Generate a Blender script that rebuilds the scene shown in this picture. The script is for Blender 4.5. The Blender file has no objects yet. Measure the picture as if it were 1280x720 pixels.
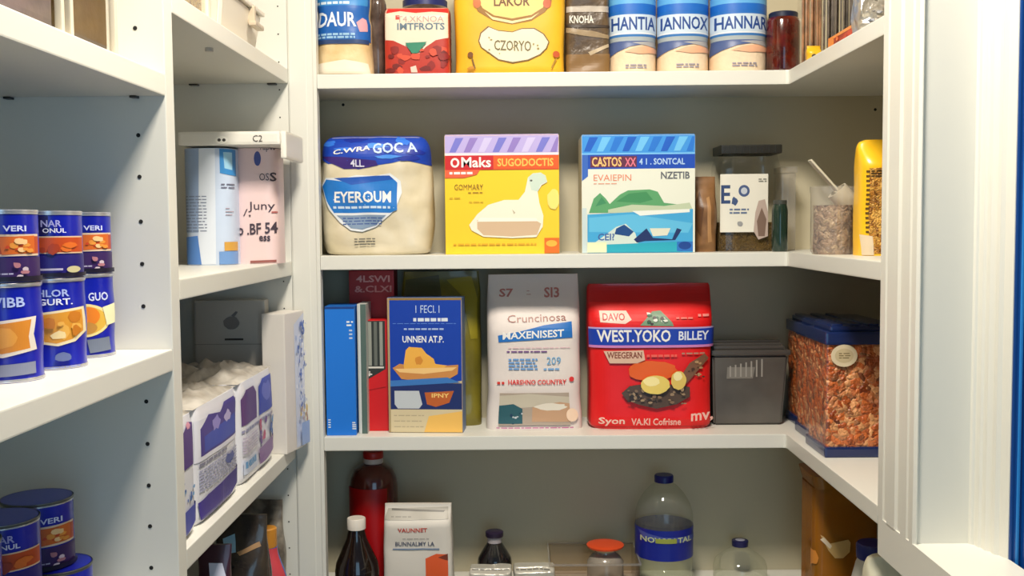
import bpy, bmesh, math, random
from mathutils import Vector, noise, geometry
random.seed(7)
C = bpy.context.scene.collection
EZ = 1.45                                   # eye height above the floor
F, PITCH, YAW, ROLL = 1291.9, .0607, -.0081, -.0084

# ------------------------------------------------------------------ camera
def axes():
    f = Vector((math.sin(YAW)*math.cos(PITCH), math.cos(YAW)*math.cos(PITCH), -math.sin(PITCH)))
    r = Vector((math.cos(YAW), -math.sin(YAW), 0)); u = r.cross(f)
    c, s = math.cos(ROLL), math.sin(ROLL)
    return c*r+s*u, -s*r+c*u, f
RT, UP, FW = axes()
def ray(px, py): return FW + RT*((px-640)/F) - UP*((py-360)/F)
def at(px, py, Y):
    d = ray(px, py); d = d*(Y/d.y); return Vector((d.x, d.y, d.z+EZ))
cam = bpy.data.cameras.new('camera'); co = bpy.data.objects.new('camera', cam); C.objects.link(co)
from mathutils import Matrix
co.matrix_world = Matrix(((RT.x, UP.x, -FW.x, 0), (RT.y, UP.y, -FW.y, 0), (RT.z, UP.z, -FW.z, EZ), (0, 0, 0, 1)))
cam.sensor_width = 36; cam.lens = F/1280*36; cam.clip_start = .02; cam.clip_end = 50
bpy.context.scene.camera = co

# ------------------------------------------------------------------ materials
MC = {}
def lin(c):
    c = c/255
    return c/12.92 if c <= .04045 else ((c+.055)/1.055)**2.4
def col(r, g, b): return (lin(r), lin(g), lin(b), 1)
def mat(name, rgb, rough=.5, spec=.5, metal=0., coat=0., bump=0., bscale=60, var=0., vscale=20, rgb2=None):
    if name in MC: return MC[name]
    m = bpy.data.materials.new(name); m.use_nodes = True; nt = m.node_tree; b = nt.nodes['Principled BSDF']
    b.inputs['Base Color'].default_value = col(*rgb); b.inputs['Roughness'].default_value = rough
    b.inputs['Specular IOR Level'].default_value = spec; b.inputs['Metallic'].default_value = metal
    b.inputs['Coat Weight'].default_value = coat
    tc = nt.nodes.new('ShaderNodeTexCoord')
    if var or rgb2:
        n = nt.nodes.new('ShaderNodeTexNoise'); n.inputs['Scale'].default_value = vscale; n.inputs['Detail'].default_value = 4
        nt.links.new(tc.outputs['Object'], n.inputs['Vector'])
        r = nt.nodes.new('ShaderNodeValToRGB'); r.color_ramp.elements[0].position = .35; r.color_ramp.elements[1].position = .65
        k = rgb2 or tuple(int(x*(1-var)) for x in rgb)
        r.color_ramp.elements[0].color = col(*k); r.color_ramp.elements[1].color = col(*rgb)
        nt.links.new(n.outputs['Fac'], r.inputs['Fac']); nt.links.new(r.outputs['Color'], b.inputs['Base Color'])
    if bump:
        n = nt.nodes.new('ShaderNodeTexNoise'); n.inputs['Scale'].default_value = bscale; n.inputs['Detail'].default_value = 3
        nt.links.new(tc.outputs['Object'], n.inputs['Vector'])
        bp = nt.nodes.new('ShaderNodeBump'); bp.inputs['Strength'].default_value = bump; bp.inputs['Distance'].default_value = .004
        nt.links.new(n.outputs['Fac'], bp.inputs['Height']); nt.links.new(bp.outputs['Normal'], b.inputs['Normal'])
    MC[name] = m; return m
def ink(r, g, b):                                   # printing ink on packaging
    return mat('ink_%d_%d_%d' % (r, g, b), (r, g, b), .42, .5)
def clear(name, tint=(255, 255, 255), rough=.08, gloss=.12, milky=0.):
    if name in MC: return MC[name]
    m = bpy.data.materials.new(name); m.use_nodes = True; nt = m.node_tree; nt.nodes.clear()
    o = nt.nodes.new('ShaderNodeOutputMaterial'); t = nt.nodes.new('ShaderNodeBsdfTransparent'); t.inputs[0].default_value = col(*tint)
    g = nt.nodes.new('ShaderNodeBsdfGlossy'); g.inputs['Roughness'].default_value = rough
    fr = nt.nodes.new('ShaderNodeLayerWeight'); fr.inputs['Blend'].default_value = .5
    pw = nt.nodes.new('ShaderNodeMath'); pw.operation = 'POWER'; pw.inputs[1].default_value = 4
    nt.links.new(fr.outputs['Facing'], pw.inputs[0])
    ad = nt.nodes.new('ShaderNodeMath'); ad.operation = 'MULTIPLY_ADD'; ad.inputs[1].default_value = .45; ad.inputs[2].default_value = gloss*.6
    nt.links.new(pw.outputs[0], ad.inputs[0])
    mx = nt.nodes.new('ShaderNodeMixShader'); nt.links.new(ad.outputs[0], mx.inputs[0])
    src = t
    if milky:
        d = nt.nodes.new('ShaderNodeBsdfDiffuse'); d.inputs[0].default_value = col(*tint)
        mm = nt.nodes.new('ShaderNodeMixShader'); mm.inputs[0].default_value = milky
        nt.links.new(t.outputs[0], mm.inputs[1]); nt.links.new(d.outputs[0], mm.inputs[2]); src = mm
    nt.links.new(src.outputs[0], mx.inputs[1]); nt.links.new(g.outputs[0], mx.inputs[2])
    nt.links.new(mx.outputs[0], o.inputs[0]); MC[name] = m; return m
def nutty(name, cols, scale=70, bump=.8, rough=.35):   # loose pieces: voronoi cells of several colours
    if name in MC: return MC[name]
    m = bpy.data.materials.new(name); m.use_nodes = True; nt = m.node_tree; b = nt.nodes['Principled BSDF']
    tc = nt.nodes.new('ShaderNodeTexCoord'); nz = nt.nodes.new('ShaderNodeTexNoise'); nz.inputs['Scale'].default_value = scale*.8
    v = nt.nodes.new('ShaderNodeTexVoronoi'); v.inputs['Scale'].default_value = scale
    ad = nt.nodes.new('ShaderNodeVectorMath'); ad.operation = 'MULTIPLY_ADD'; ad.inputs[1].default_value = (.02, .02, .02)
    nt.links.new(tc.outputs['Object'], nz.inputs['Vector']); nt.links.new(nz.outputs['Color'], ad.inputs[0]); nt.links.new(tc.outputs['Object'], ad.inputs[2])
    nt.links.new(ad.outputs[0], v.inputs['Vector'])
    sp = nt.nodes.new('ShaderNodeSeparateColor'); nt.links.new(v.outputs['Color'], sp.inputs[0])
    r = nt.nodes.new('ShaderNodeValToRGB'); r.color_ramp.interpolation = 'LINEAR'
    while len(r.color_ramp.elements) < len(cols): r.color_ramp.elements.new(.5)
    for i, c in enumerate(cols):
        r.color_ramp.elements[i].position = i/(len(cols)-1); r.color_ramp.elements[i].color = col(*c)
    nt.links.new(sp.outputs[0], r.inputs[0]); nt.links.new(r.outputs[0], b.inputs['Base Color'])
    bp = nt.nodes.new('ShaderNodeBump'); bp.inputs['Strength'].default_value = bump; bp.inputs['Distance'].default_value = .006; bp.invert = True
    nt.links.new(v.outputs['Distance'], bp.inputs['Height']); nt.links.new(bp.outputs['Normal'], b.inputs['Normal'])
    b.inputs['Roughness'].default_value = rough
    MC[name] = m; return m

PAINT = mat('white_shelf_paint', (222, 221, 212), .38, .5, bump=.03, bscale=30)
WALL = mat('cream_wall_paint', (200, 191, 164), .6, .3, bump=.05, bscale=80)
DARK = mat('peg_hole_black', (22, 22, 22), .8)
CLR = clear('clear_plastic', (251, 251, 250), .1, .07)
CLRM = clear('cloudy_plastic', (246, 244, 240), .2, .07, .14)
FILM = clear('clear_film', (254, 254, 254), .15, .05)

# ------------------------------------------------------------------ mesh helpers
def link(name, bm, mats, parent=None, smooth=False, angle=None):
    me = bpy.data.meshes.new(name); bm.normal_update(); bm.to_mesh(me); bm.free()
    for m in (mats if isinstance(mats, (list, tuple)) else [mats]): me.materials.append(m)
    if smooth:
        for p in me.polygons: p.use_smooth = True
        try: me.set_sharp_from_angle(angle=math.radians(angle or 40))
        except Exception: pass
    o = bpy.data.objects.new(name, me); C.objects.link(o)
    if parent: o.parent = parent
    return o
def bx(bm, x0, x1, y0, y1, z0, z1, bev=0., mi=0, seg=2):
    t = bmesh.new()
    vs = [t.verts.new((x, y, z)) for x in (x0, x1) for y in (y0, y1) for z in (z0, z1)]
    for q in ((0, 1, 3, 2), (4, 6, 7, 5), (0, 4, 5, 1), (2, 3, 7, 6), (0, 2, 6, 4), (1, 5, 7, 3)): t.faces.new([vs[i] for i in q])
    if bev: bmesh.ops.bevel(t, geom=t.edges[:], offset=bev, segments=seg, profile=.7, affect='EDGES')
    merge(bm, t, mi)
def merge(bm, t, mi=0):
    mp = {v: bm.verts.new(v.co) for v in t.verts}
    for f in t.faces:
        try: nf = bm.faces.new([mp[v] for v in f.verts]); nf.material_index = mi; nf.smooth = f.smooth
        except ValueError: pass
    t.free()
def B(x0, x1, y0, y1, z0, z1, bev=0.):
    bm = bmesh.new(); bx(bm, x0, x1, y0, y1, z0, z1, bev); return bm
def prism(pts, z0, z1, bm=None, mi=0):                # plan outline extruded upward
    bm = bm or bmesh.new()
    lo = [bm.verts.new((x, y, z0)) for x, y in pts]; hi = [bm.verts.new((x, y, z1)) for x, y in pts]
    n = len(pts); fs = []
    for i in range(n): fs.append(bm.faces.new((lo[i], lo[(i+1) % n], hi[(i+1) % n], hi[i])))
    fs.append(bm.faces.new(hi)); fs.append(bm.faces.new(lo[::-1]))
    for f in fs: f.material_index = mi
    bmesh.ops.recalc_face_normals(bm, faces=fs)
    return bm
def lathe(prof, seg=40, bm=None, mi=0, cx=0, cy=0, sx=1., sy=1.):   # prof: (radius, z)
    bm = bm or bmesh.new(); rings = []
    for r, z in prof:
        if r < 1e-5: rings.append([bm.verts.new((cx, cy, z))])
        else: rings.append([bm.verts.new((cx+sx*r*math.cos(2*math.pi*i/seg), cy+sy*r*math.sin(2*math.pi*i/seg), z)) for i in range(seg)])
    for a, b in zip(rings, rings[1:]):
        for i in range(seg):
            j = (i+1) % seg
            if len(a) == 1 and len(b) == 1: continue
            if len(a) == 1: f = bm.faces.new((a[0], b[j], b[i]))
            elif len(b) == 1: f = bm.faces.new((a[i], a[j], b[0]))
            else: f = bm.faces.new((a[i], a[j], b[j], b[i]))
            f.material_index = mi; f.smooth = True
    return bm
def struct(name, bm, m): o = link(name, bm, m); o['kind'] = 'structure'; return o
def thing(name, label, cat, loc=(0, 0, 0), rz=0, group=None):
    o = bpy.data.objects.new(name, None); C.objects.link(o); o.empty_display_size = .02
    o.location = loc; o.rotation_euler = (0, 0, rz); o['label'] = label; o['category'] = cat
    if group: o['group'] = group
    return o
def dup(root, loc, rz, label, group=None):
    r = root.copy(); C.objects.link(r); r.location = loc; r.rotation_euler = (0, 0, rz); r['label'] = label
    if group: r['group'] = group
    for ch in list(root.children):
        c = ch.copy(); C.objects.link(c); c.parent = r
        for g in list(ch.children):
            d = g.copy(); C.objects.link(d); d.parent = c
    return r

# ------------------------------------------------------------------ shaped bodies and printing
class Body:
    """prof(v) -> half width, half depth, roundness exponent at height fraction v; wrinkle amp in metres"""
    def __init__(s, H, prof, amp=0., freq=22., seed=0., top=None, lean=None):
        s.H, s.prof, s.amp, s.freq, s.seed, s.top, s.lean = H, prof, amp, freq, seed, top, lean
    def wr(s, p, v):
        if s.lean: p = p + s.lean(v)
        if s.amp:
            k = s.amp*min(1, v*12)
            n = noise.noise_vector(Vector((p.x*s.freq+s.seed, p.y*s.freq, p.z*s.freq)))
            n2 = noise.noise_vector(Vector((p.x*s.freq*2.3, p.y*s.freq*2.3, p.z*s.freq*2.3+s.seed)))
            p = p + Vector((n.x*k*.5, n.y*k + n2.y*k*.22, n.z*k*.3))
            if s.top: p.z += s.top(p.x)*max(0, (v-.7)/.3)
        return p
    def surf(s, u, v, off=0.):
        hw, hd, n = s.prof(v); t = max(-.9995, min(.9995, 2*u-1))
        y = -hd*(1-abs(t)**n)**(1/n); p = Vector((t*hw, y, v*s.H))
        nx = (abs(t)**(n-1))/hw*(1 if t >= 0 else -1); ny = -((abs(y)/hd)**(n-1))/hd
        nn = Vector((nx, ny, 0)).normalized()
        return s.wr(p, v) + nn*off
    def mesh(s, nz=40, seg=96, closed=True):
        bm = bmesh.new(); rings = []
        for k in range(nz+1):
            v = k/nz; hw, hd, n = s.prof(v); ring = []
            for i in range(seg):
                a = 2*math.pi*i/seg; c, sn = math.cos(a), math.sin(a)
                # sharper sampling near corners
                x = hw*math.copysign(abs(c)**(2/n), c); y = hd*math.copysign(abs(sn)**(2/n), sn)
                ring.append(bm.verts.new(s.wr(Vector((x, y, v*s.H)), v)))
            rings.append(ring)
        for a, b in zip(rings, rings[1:]):
            for i in range(seg):
                f = bm.faces.new((a[i], a[(i+1) % seg], b[(i+1) % seg], b[i])); f.smooth = True
        if closed: bm.faces.new(rings[0][::-1]); bm.faces.new(rings[-1])
        return bm
class Flat:
    def __init__(s, W, H, y): s.W, s.H, s.y = W, H, y; s.amp = 0
    def surf(s, u, v, off=0.): return Vector(((u-.5)*s.W, s.y-off, v*s.H))

TXT = {}
def text_mesh(t, bold):
    if (t, bold) in TXT: return TXT[(t, bold)]
    cu = bpy.data.curves.new('lettering', 'FONT'); cu.body = t; cu.size = 1; cu.offset = .022 if bold else 0; cu.resolution_u = 2
    o = bpy.data.objects.new('lettering', cu); C.objects.link(o)
    bpy.context.view_layer.update(); dg = bpy.context.evaluated_depsgraph_get()
    me = bpy.data.meshes.new_from_object(o.evaluated_get(dg))
    vs = [v.co.copy() for v in me.vertices]; fs = [list(p.vertices) for p in me.polygons]
    bpy.data.objects.remove(o); bpy.data.curves.remove(cu); bpy.data.meshes.remove(me)
    x0 = min(v.x for v in vs); x1 = max(v.x for v in vs); y0 = min(v.y for v in vs); y1 = max(v.y for v in vs)
    vs = [((v.x-x0)/(x1-x0), (v.y-y0)/(y1-y0)) for v in vs]
    TXT[(t, bold)] = (vs, fs); return TXT[(t, bold)]
class Art:
    """flat shapes printed on a surface; coordinates are pixels inside the frame (x0,y0)-(x1,y1) of that surface"""
    def __init__(s, surf, frame, curved=True, step=.0001):
        s.surf, s.fr, s.curved, s.step = surf, frame, curved, step; s.bm = bmesh.new(); s.mats = []; s.layer = 0
    def uv(s, x, y):
        x0, y0, x1, y1 = s.fr; return (min(.997, max(.003, (x-x0)/(x1-x0))), min(.998, max(.002, (y1-y)/(y1-y0))))
    def add(s, verts, faces, rgb, lift=True):
        m = rgb if not isinstance(rgb, tuple) else ink(*rgb)
        if m not in s.mats: s.mats.append(m)
        mi = s.mats.index(m)
        if lift: s.layer += 1
        t = bmesh.new(); vs = [t.verts.new((*s.uv(x, y), 0)) for x, y in verts]
        for f in faces:
            try: t.faces.new([vs[i] for i in f])
            except ValueError: pass
        bmesh.ops.triangulate(t, faces=t.faces[:])
        if s.curved and t.verts:
            us = [v.co.x for v in t.verts]; ws = [v.co.y for v in t.verts]
            for k in range(-23, 24):
                u = .5+.5*math.sin(k*math.pi/48)
                if min(us) < u < max(us): bmesh.ops.bisect_plane(t, geom=t.verts[:]+t.edges[:]+t.faces[:], plane_co=(u, 0, 0), plane_no=(1, 0, 0), dist=1e-6)
            for k in range(1, 44):
                w = k/44
                if min(ws) < w < max(ws): bmesh.ops.bisect_plane(t, geom=t.verts[:]+t.edges[:]+t.faces[:], plane_co=(0, w, 0), plane_no=(0, 1, 0), dist=1e-6)
        for v in t.verts: v.co = s.surf.surf(v.co.x, v.co.y, (.0007 if s.curved and s.surf.amp else .0004)+s.step*s.layer)
        merge(s.bm, t, mi)
    def poly(s, pts, rgb): s.add(pts, [list(range(len(pts)))], rgb)
    def rect(s, x0, y0, x1, y1, rgb): s.poly([(x0, y1), (x1, y1), (x1, y0), (x0, y0)], rgb)
    def ell(s, cx, cy, rx, ry, rgb, n=24, a0=0.):
        s.poly([(cx+rx*math.cos(2*math.pi*i/n), cy+ry*math.sin(2*math.pi*i/n)) for i in range(n)], rgb)
    def blob(s, cx, cy, rx, ry, rgb, j=.25, n=20, seed=1):
        rr = random.Random(seed)
        s.poly([(cx+rx*(1-j*rr.random())*math.cos(2*math.pi*i/n), cy+ry*(1-j*rr.random())*math.sin(2*math.pi*i/n)) for i in range(n)], rgb)
    def text(s, t, x0, y0, x1, y1, rgb, bold=True, skew=0.):  # fills the box; skew = rise to the right in px
        vs, fs = text_mesh(t, bold)
        s.add([(x0+a*(x1-x0), y1-b*(y1-y0)-skew*a) for a, b in vs], fs, rgb)
    def speck(s, x0, y0, x1, y1, n, rgbs, sz=(2, 5), seed=1, j=.4):
        rr = random.Random(seed)
        for i in range(n):
            r = rr.uniform(*sz); s.blob(rr.uniform(x0, x1), rr.uniform(y0, y1), r, r*rr.uniform(.4, 1), rgbs[i % len(rgbs)], j, 8, seed*31+i)
    def lines(s, x0, y0, x1, y1, n, rgb, th=1.2, seed=1):     # rows of tiny unreadable print
        rr = random.Random(seed)
        vs, fs = [], []
        for i in range(n):
            y = y0+(y1-y0)*(i+.5)/n; x = x0
            while x < x1-2:
                w = min(rr.uniform(3, 9), x1-x); k = len(vs)
                vs += [(x, y+th/2), (x+w, y+th/2), (x+w, y-th/2), (x, y-th/2)]; fs.append([k, k+1, k+2, k+3]); x += w+rr.uniform(1, 2)
        s.add(vs, fs, rgb)
    def done(s, name, parent):
        body = [c for c in parent.children if c.type == 'MESH']
        return link(name, s.bm, s.mats, body[0] if body else parent)

def spot(xl, xr, yt, Yf, zs, yb=None):
    """front face seen between columns xl..xr with its top at row yt, front plane at depth Yf, standing at height zs"""
    ym = yb or (yt+60); a = at(xl, ym, Yf); b = at(xr, ym, Yf); t = at((xl+xr)/2, yt, Yf)
    return (a.x+b.x)/2, b.x-a.x, t.z-zs
def rframe(x0, x1, y0, y1): return (x0, y0, x1, y1)

# heights of the boards (tops), relative to the floor
T = .026
zA, zB, zC = EZ+.2514, EZ-.0795, EZ-.4169            # undersides, back shelves
zD = EZ-.710-T
tA, tB, tC, tD = zA+T, zB+T, zC+T, zD+T
lA, lB, lC = EZ+.2611, EZ-.0889, EZ-.4283            # undersides, left bay
lD = lC-.335
ltA, ltB, ltC, ltD = lA+T, lB+T, lC+T, lD+T
n1, n2 = EZ+.157, EZ-.172                            # near bay
n3 = n2-.325; n4 = n3-.33
nt1, nt2, nt3 = n1+T, n2+T, n3+T
XL, XR, XS, D, YB, D1, YS = -.4204, .491, -.3679, 1.9, 2.087, 1.269, 1.41
XW, XE, ZTOP = -.80, .86, 2.56

# ------------------------------------------------------------------ room
struct('floor', B(XW-.02, 1.2, -1.2, YB+.02, -.04, 0), mat('floor_boards', (196, 184, 164), .5, var=.15, vscale=6))
struct('ceiling', B(XW-.02, 1.2, -.6, YB+.04, ZTOP, ZTOP+.04), WALL)
struct('wall_back', B(XW-.02, 1.2, YB, YB+.04, 0, ZTOP), WALL)
struct('wall_left', B(XW-.04, XW, -.6, YB, 0, ZTOP), WALL)
struct('wall_right', B(XE, XE+.04, 1.225, YB, 0, ZTOP), WALL)

def solo(name, bm, m, label, cat, group=None):        # a thing that is one mesh
    o = link(name, bm, m); o['label'] = label; o['category'] = cat
    if group: o['group'] = group
    return o
def holes(bm, x, y, zs, ny, r=.0026):                 # dark peg holes drilled in a panel face
    for z in zs:
        c = bm.verts.new((x, y+ny*.0004, z)); ring = [bm.verts.new((x+r*math.cos(i*math.pi/6), y+ny*.0004, z+r*math.sin(i*math.pi/6))) for i in range(12)]
        for i in range(12):
            f = bm.faces.new((c, ring[i], ring[(i+1) % 12])); f.material_index = 1
# near left bay
def loc(o, root): o.location = -Vector(root.location)
bm = B(XW, XL, D1-.03, D1, 0, ZTOP-.002, .0015)
zz = [at(px, py, D1-.031).z for px, py in ((167, 35), (170, 119), (172, 169), (174, 221), (177, 277), (179, 330), (181, 383), (183, 443), (184, 502), (186, 555), (188, 607), (190, 658), (191, 710))]
holes(bm, at(176, 270, D1-.03).x, D1-.03, zz, -1)
divider = solo('shelf_divider', bm, [PAINT, DARK], 'tall white divider panel with a column of black peg holes right of the blue cans', 'panel')
for z, lb in ((n1, 'white shelf at the top left under the clear upright containers'), (n2, 'white shelf at the far left carrying the stacked blue cans'), (n3, 'white shelf at the bottom left under the dark-lidded cans')):
    solo('shelf', B(XW+.001, XL, .35, D1-.0305, z, z+T, .0018), PAINT, lb, 'shelf')
pm = mat('shelf_pin_metal', (70, 70, 72), .35, metal=.8)
for z in (n1, n2):
    for x in (at(170, 119, D1-.03).x, XL-.185):
        bm = bmesh.new(); bx(bm, x-.004, x+.004, D1-.042, D1-.03, z-.003, z-.0002, .001); link('shelf_pin', bm, pm, divider)
# left middle bay
bm = B(XW, XL-.0005, D, D+.02, 0, ZTOP-.002, .001); holes(bm, XL-.016, D, [EZ+.9-.05*i for i in range(34)], -1, .0014)
endp = solo('shelf_end_panel', bm, [PAINT, DARK], 'white end panel of the left shelves, behind the pink canister and beside the corner post', 'panel')
for z, lb in ((lA, 'white left shelf carrying the cream bin and golden grain tub'), (lB, 'white left shelf carrying the pink and blue-white canisters'), (lC, 'white left shelf carrying the napkin packs with purple windows'), (lD, 'white left shelf under the black snack bags and squeeze bottle')):
    sh = solo('shelf', B(XW+.001, XL, D1+.0005, D-.0005, z, z+T, .0018), PAINT, lb, 'shelf')
    if z == lA:
        bm = lathe([(0, -.005), (.006, -.005), (.006, 0), (0, 0)], 16); o = link('shelf_bracket', bm, mat('bracket_cap', (190, 186, 178), .4), sh, True); o.location = Vector((XL-.03, 1.52, lA))
for z in (lA, lB):
    for x in (XL-.028, XL-.17):
        bm = bmesh.new(); bx(bm, x-.008, x+.008, D-.012, D, z-.003, z-.0002, .001); link('shelf_pin', bm, pm, endp)
# corner post and the back L-shaped shelves
st = [(XL, D), (XL+.003, D-.0015), (XS-.020, D-.0015), (XS-.018, D-.0005), (XS-.008, D-.0005), (XS-.006, D-.0015), (XS, D-.0015), (XS, D+.02), (XL, D+.02)]
struct('trim_3', prism(st[::-1], 0, ZTOP-.002), PAINT)
for z, lb in ((zA, 'highest L-shaped back shelf, under the blue-labelled jars and yellow bag'), (zB, 'L-shaped back shelf carrying the two sugar cartons'), (zC, 'L-shaped back shelf carrying the red bag and walnut packs'), (zD, 'lowest L-shaped back shelf under the bottles')):
    y2 = .95 if z == zD else YS+.001
    outline = [(XS+.0005, D), (XR-.006, D), (XR-.0015, D-.0015), (XR, D-.006), (XR, y2), (XE, y2), (XE, YB), (XL, YB), (XL, D+.021), (XS+.0005, D+.021)]
    bm = prism(outline, z, z+T); bmesh.ops.bevel(bm, geom=[e for e in bm.edges if abs(e.verts[0].co.z-e.verts[1].co.z) < 1e-6], offset=.0018, segments=2, profile=.7, affect='EDGES')
    solo('shelf', bm, PAINT, lb, 'shelf')
for px, py in ((429, 131), (1094, 137)):
    c = at(px, py, YB); bm = bmesh.new(); holes(bm, c.x, YB, [c.z], -1, .003); link('peg_hole', bm, [DARK, DARK], bpy.data.objects['wall_back'])
# fluted post and recessed panel at the right
zl = EZ-.405
LED = zl
pts = [(XE, YS), (XR, YS), (XR, 1.392), (XR+.0015, 1.388), (XR+.0015, 1.379), (XR-.0008, 1.374), (XR-.0008, 1.345), (XR+.002, 1.340), (XR+.002, 1.330), (XR, 1.326),
       (XR, 1.306), (XR+.0015, 1.303), (XR+.0015, 1.298), (XR, 1.295), (XR, 1.284), (XR+.003, 1.280), (XR+.004, 1.280), (XR+.005, 1.2815), (XR+.0055, 1.2845), (.5615, 1.2845), (.562, 1.2815),
       (.563, 1.280), (.566, 1.2795), (.5665, 1.268), (.5695, 1.266), (.5695, 1.256), (.5725, 1.253), (.5755, 1.250), (.573, 1.247), (.5735, 1.240), (.578, 1.237), (.580, 1.228), (.582, 1.2224),
       (.70, 1.2224), (XE, 1.2224)]
struct('trim_1', prism(pts, LED, ZTOP), PAINT)
struct('trim_2', prism([(XR, YS-.002), (XR, .55), (.5835, .55), (.5835, 1.2224), (XE, 1.2224), (XE, YS-.002)], LED-.052, LED), PAINT)
struct('wall_front', B(.70, 1.2, 1.10, 1.2224, 0, ZTOP), WALL)
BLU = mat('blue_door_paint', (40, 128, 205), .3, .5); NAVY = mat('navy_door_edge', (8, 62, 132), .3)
bp = [(.583, 1.2224), (.583, 1.2205), (.5845, 1.2195), (.5875, 1.2195), (.5885, 1.2175), (.590, 1.2165), (.592, 1.2165), (.593, 1.2185), (.595, 1.2185), (.596, 1.2135), (.598, 1.212), (.70, 1.212), (.70, 1.2224)]
bm = prism(bp, .01, ZTOP-.002)
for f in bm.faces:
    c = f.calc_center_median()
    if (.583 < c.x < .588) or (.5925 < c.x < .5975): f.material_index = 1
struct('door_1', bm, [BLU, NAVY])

# ceiling lamp (above the frame)
r = thing('ceiling_lamp', 'round warm ceiling lamp above the pantry shelves', 'lamp', (0, .92, ZTOP))
link('lamp_base', lathe([(0, 0), (.11, 0), (.11, -.02), (.1, -.03), (0, -.03)], 40), PAINT, r, True)
gl = bpy.data.materials.new('lamp_glass'); gl.use_nodes = True; gl.node_tree.nodes['Principled BSDF'].inputs['Emission Color'].default_value = (1, .85, .62, 1)
gl.node_tree.nodes['Principled BSDF'].inputs['Emission Strength'].default_value = 3
link('lamp_shade', lathe([(.095, -.03), (.095, -.05), (.07, -.065), (0, -.07)], 40), gl, r, True)
def area(name, loc, rot, size, power, c, sy=None):
    l = bpy.data.lights.new(name, 'AREA'); l.energy = power; l.color = c; l.size = size
    if sy: l.shape = 'RECTANGLE'; l.size_y = sy
    o = bpy.data.objects.new(name, l); C.objects.link(o); o.location = loc; o.rotation_euler = rot; return o
area('ceiling_light', (0, .92, ZTOP-.085), (math.radians(10), 0, 0), .26, 32.5, (1, .915, .79))
area('doorway_daylight', (.35, -1.1, 1.25), (math.radians(90), 0, math.radians(8)), 1.0, 9, (.42, .72, 1), 1.5)
w = bpy.data.worlds.new('world'); bpy.context.scene.world = w; w.use_nodes = True
w.node_tree.nodes['Background'].inputs[0].default_value = (.5, .75, 1, 1); w.node_tree.nodes['Background'].inputs[1].default_value = .12

# ------------------------------------------------------------------ package builders
def box_pack(name, label, cat, px, Yf, zs, depth, m, rz=0., group=None, body='carton', bev=.0012, lid=None):
    """px = (xl, xr, yt, yb) of the front face in the photo"""
    xl, xr, yt, yb = px; cx, W, H = spot(xl, xr, yt, Yf, zs)
    r = thing(name, label, cat, (cx, Yf+depth/2, zs), rz, group)
    link(body, B(-W/2, W/2, -depth/2, depth/2, 0, H, bev), m, r)
    return r, W, H, Art(Flat(W, H, -depth/2), (xl, yt, xr, yb), False, .00006)
def soft_pack(name, label, cat, px, Yf, zs, depth, m, prof, amp=.0015, freq=22, rz=0., group=None, body='bag', seed=0., closed=True, top=None, step=.00014, nz=60):
    xl, xr, yt, yb = px; cx, W, H = spot(xl, xr, yt, Yf, zs)
    r = thing(name, label, cat, (cx, Yf+depth/2, zs), rz, group)
    b = Body(H, lambda v: prof(v, W/2, depth/2), amp, freq, seed, top)
    link(body, b.mesh(nz), m, r, True, 60)
    return r, W, H, Art(b, (xl, yt, xr, yb), True, step), b
def sm(a, b, x):
    t = max(0, min(1, (x-a)/(b-a))); return t*t*(3-2*t)
WHITE = (238, 236, 232)

# ================================================================== SHELF B (middle)
Yf = 1.925
# flour bag, clear with blue header
def pf(v, w, d):
    e = (max(0., 1-((max(0, v-.80))/.2)**2.4))**(1/2.4); e2 = (1-(max(0, .14-v)/.14)**2.3)**(1/2.3) if v < .14 else 1
    return w*(.72+.28*e)*(.86+.14*e2)*(1-.02*math.cos(v*7)), max(.004, d*(.25+.75*e)*(.85+.15*e2)), 3.2
r, W, H, a, b = soft_pack('flour_bag', 'rounded clear bag of cream flour with a blue top band', 'bag', (397, 538, 168, 318), 1.915, tB, .11,
    mat('cream_flour', (228, 216, 188), .35, coat=.3, bump=.2, bscale=35, rgb2=(214, 200, 166), vscale=16), pf, .0055, 20, top=None, seed=3.)
BL = (24, 66, 176); BD = (14, 30, 128)
a.poly([(396, 168), (396, 198), (409, 204), (425, 204), (447, 211), (470, 206), (492, 203), (505, 200), (520, 203), (538, 206), (538, 168)], BL)
a.poly([(396, 194), (410, 202), (430, 211), (450, 210), (473, 206), (470, 200), (430, 196)], (56, 34, 116))
for i, (x, y, w, h) in enumerate([(405, 178, 14, 5), (440, 174, 20, 4), (470, 182, 22, 4), (505, 176, 12, 7), (520, 190, 14, 5), (486, 196, 20, 3), (430, 186, 18, 3), (512, 198, 16, 4)]):
    a.blob(x, y, w, h, [(52, 118, 222), (20, 44, 150), (70, 140, 230)][i % 3], .5, 14, i)
a.text("C.WRA", 416, 187, 463, 193, WHITE, True, 6); a.text("GOC A", 467, 179, 522, 192, (190, 214, 244), True, 2)
a.text("4LL.", 438, 199, 455, 208, (216, 214, 235))
a.poly([(402, 229), (407, 221), (430, 222), (445, 218), (470, 219), (488, 216), (500, 226), (502, 240), (495, 258), (489, 266), (470, 283), (452, 289), (438, 287), (424, 277), (412, 260)], (226, 230, 234))
a.poly([(403, 231), (408, 223), (430, 226), (446, 221), (470, 222), (487, 219), (496, 228), (496, 261), (488, 265), (418, 265), (410, 250)], (32, 118, 200))
a.poly([(418, 222), (470, 219), (487, 219), (492, 224), (440, 230)], (30, 84, 176))
a.text("EYEROUM", 420, 238, 489, 252, WHITE); a.lines(418, 255, 488, 261, 1, (200, 220, 240), 3)
a.poly([(421, 268), (483, 268), (470, 281), (452, 286), (438, 284)], (128, 150, 176)); a.lines(428, 270, 478, 281, 3, (66, 92, 150), 1.5)
a.lines(442, 296, 468, 306, 3, (120, 116, 104), 1.6)
a.done('printed_front', r)

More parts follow.
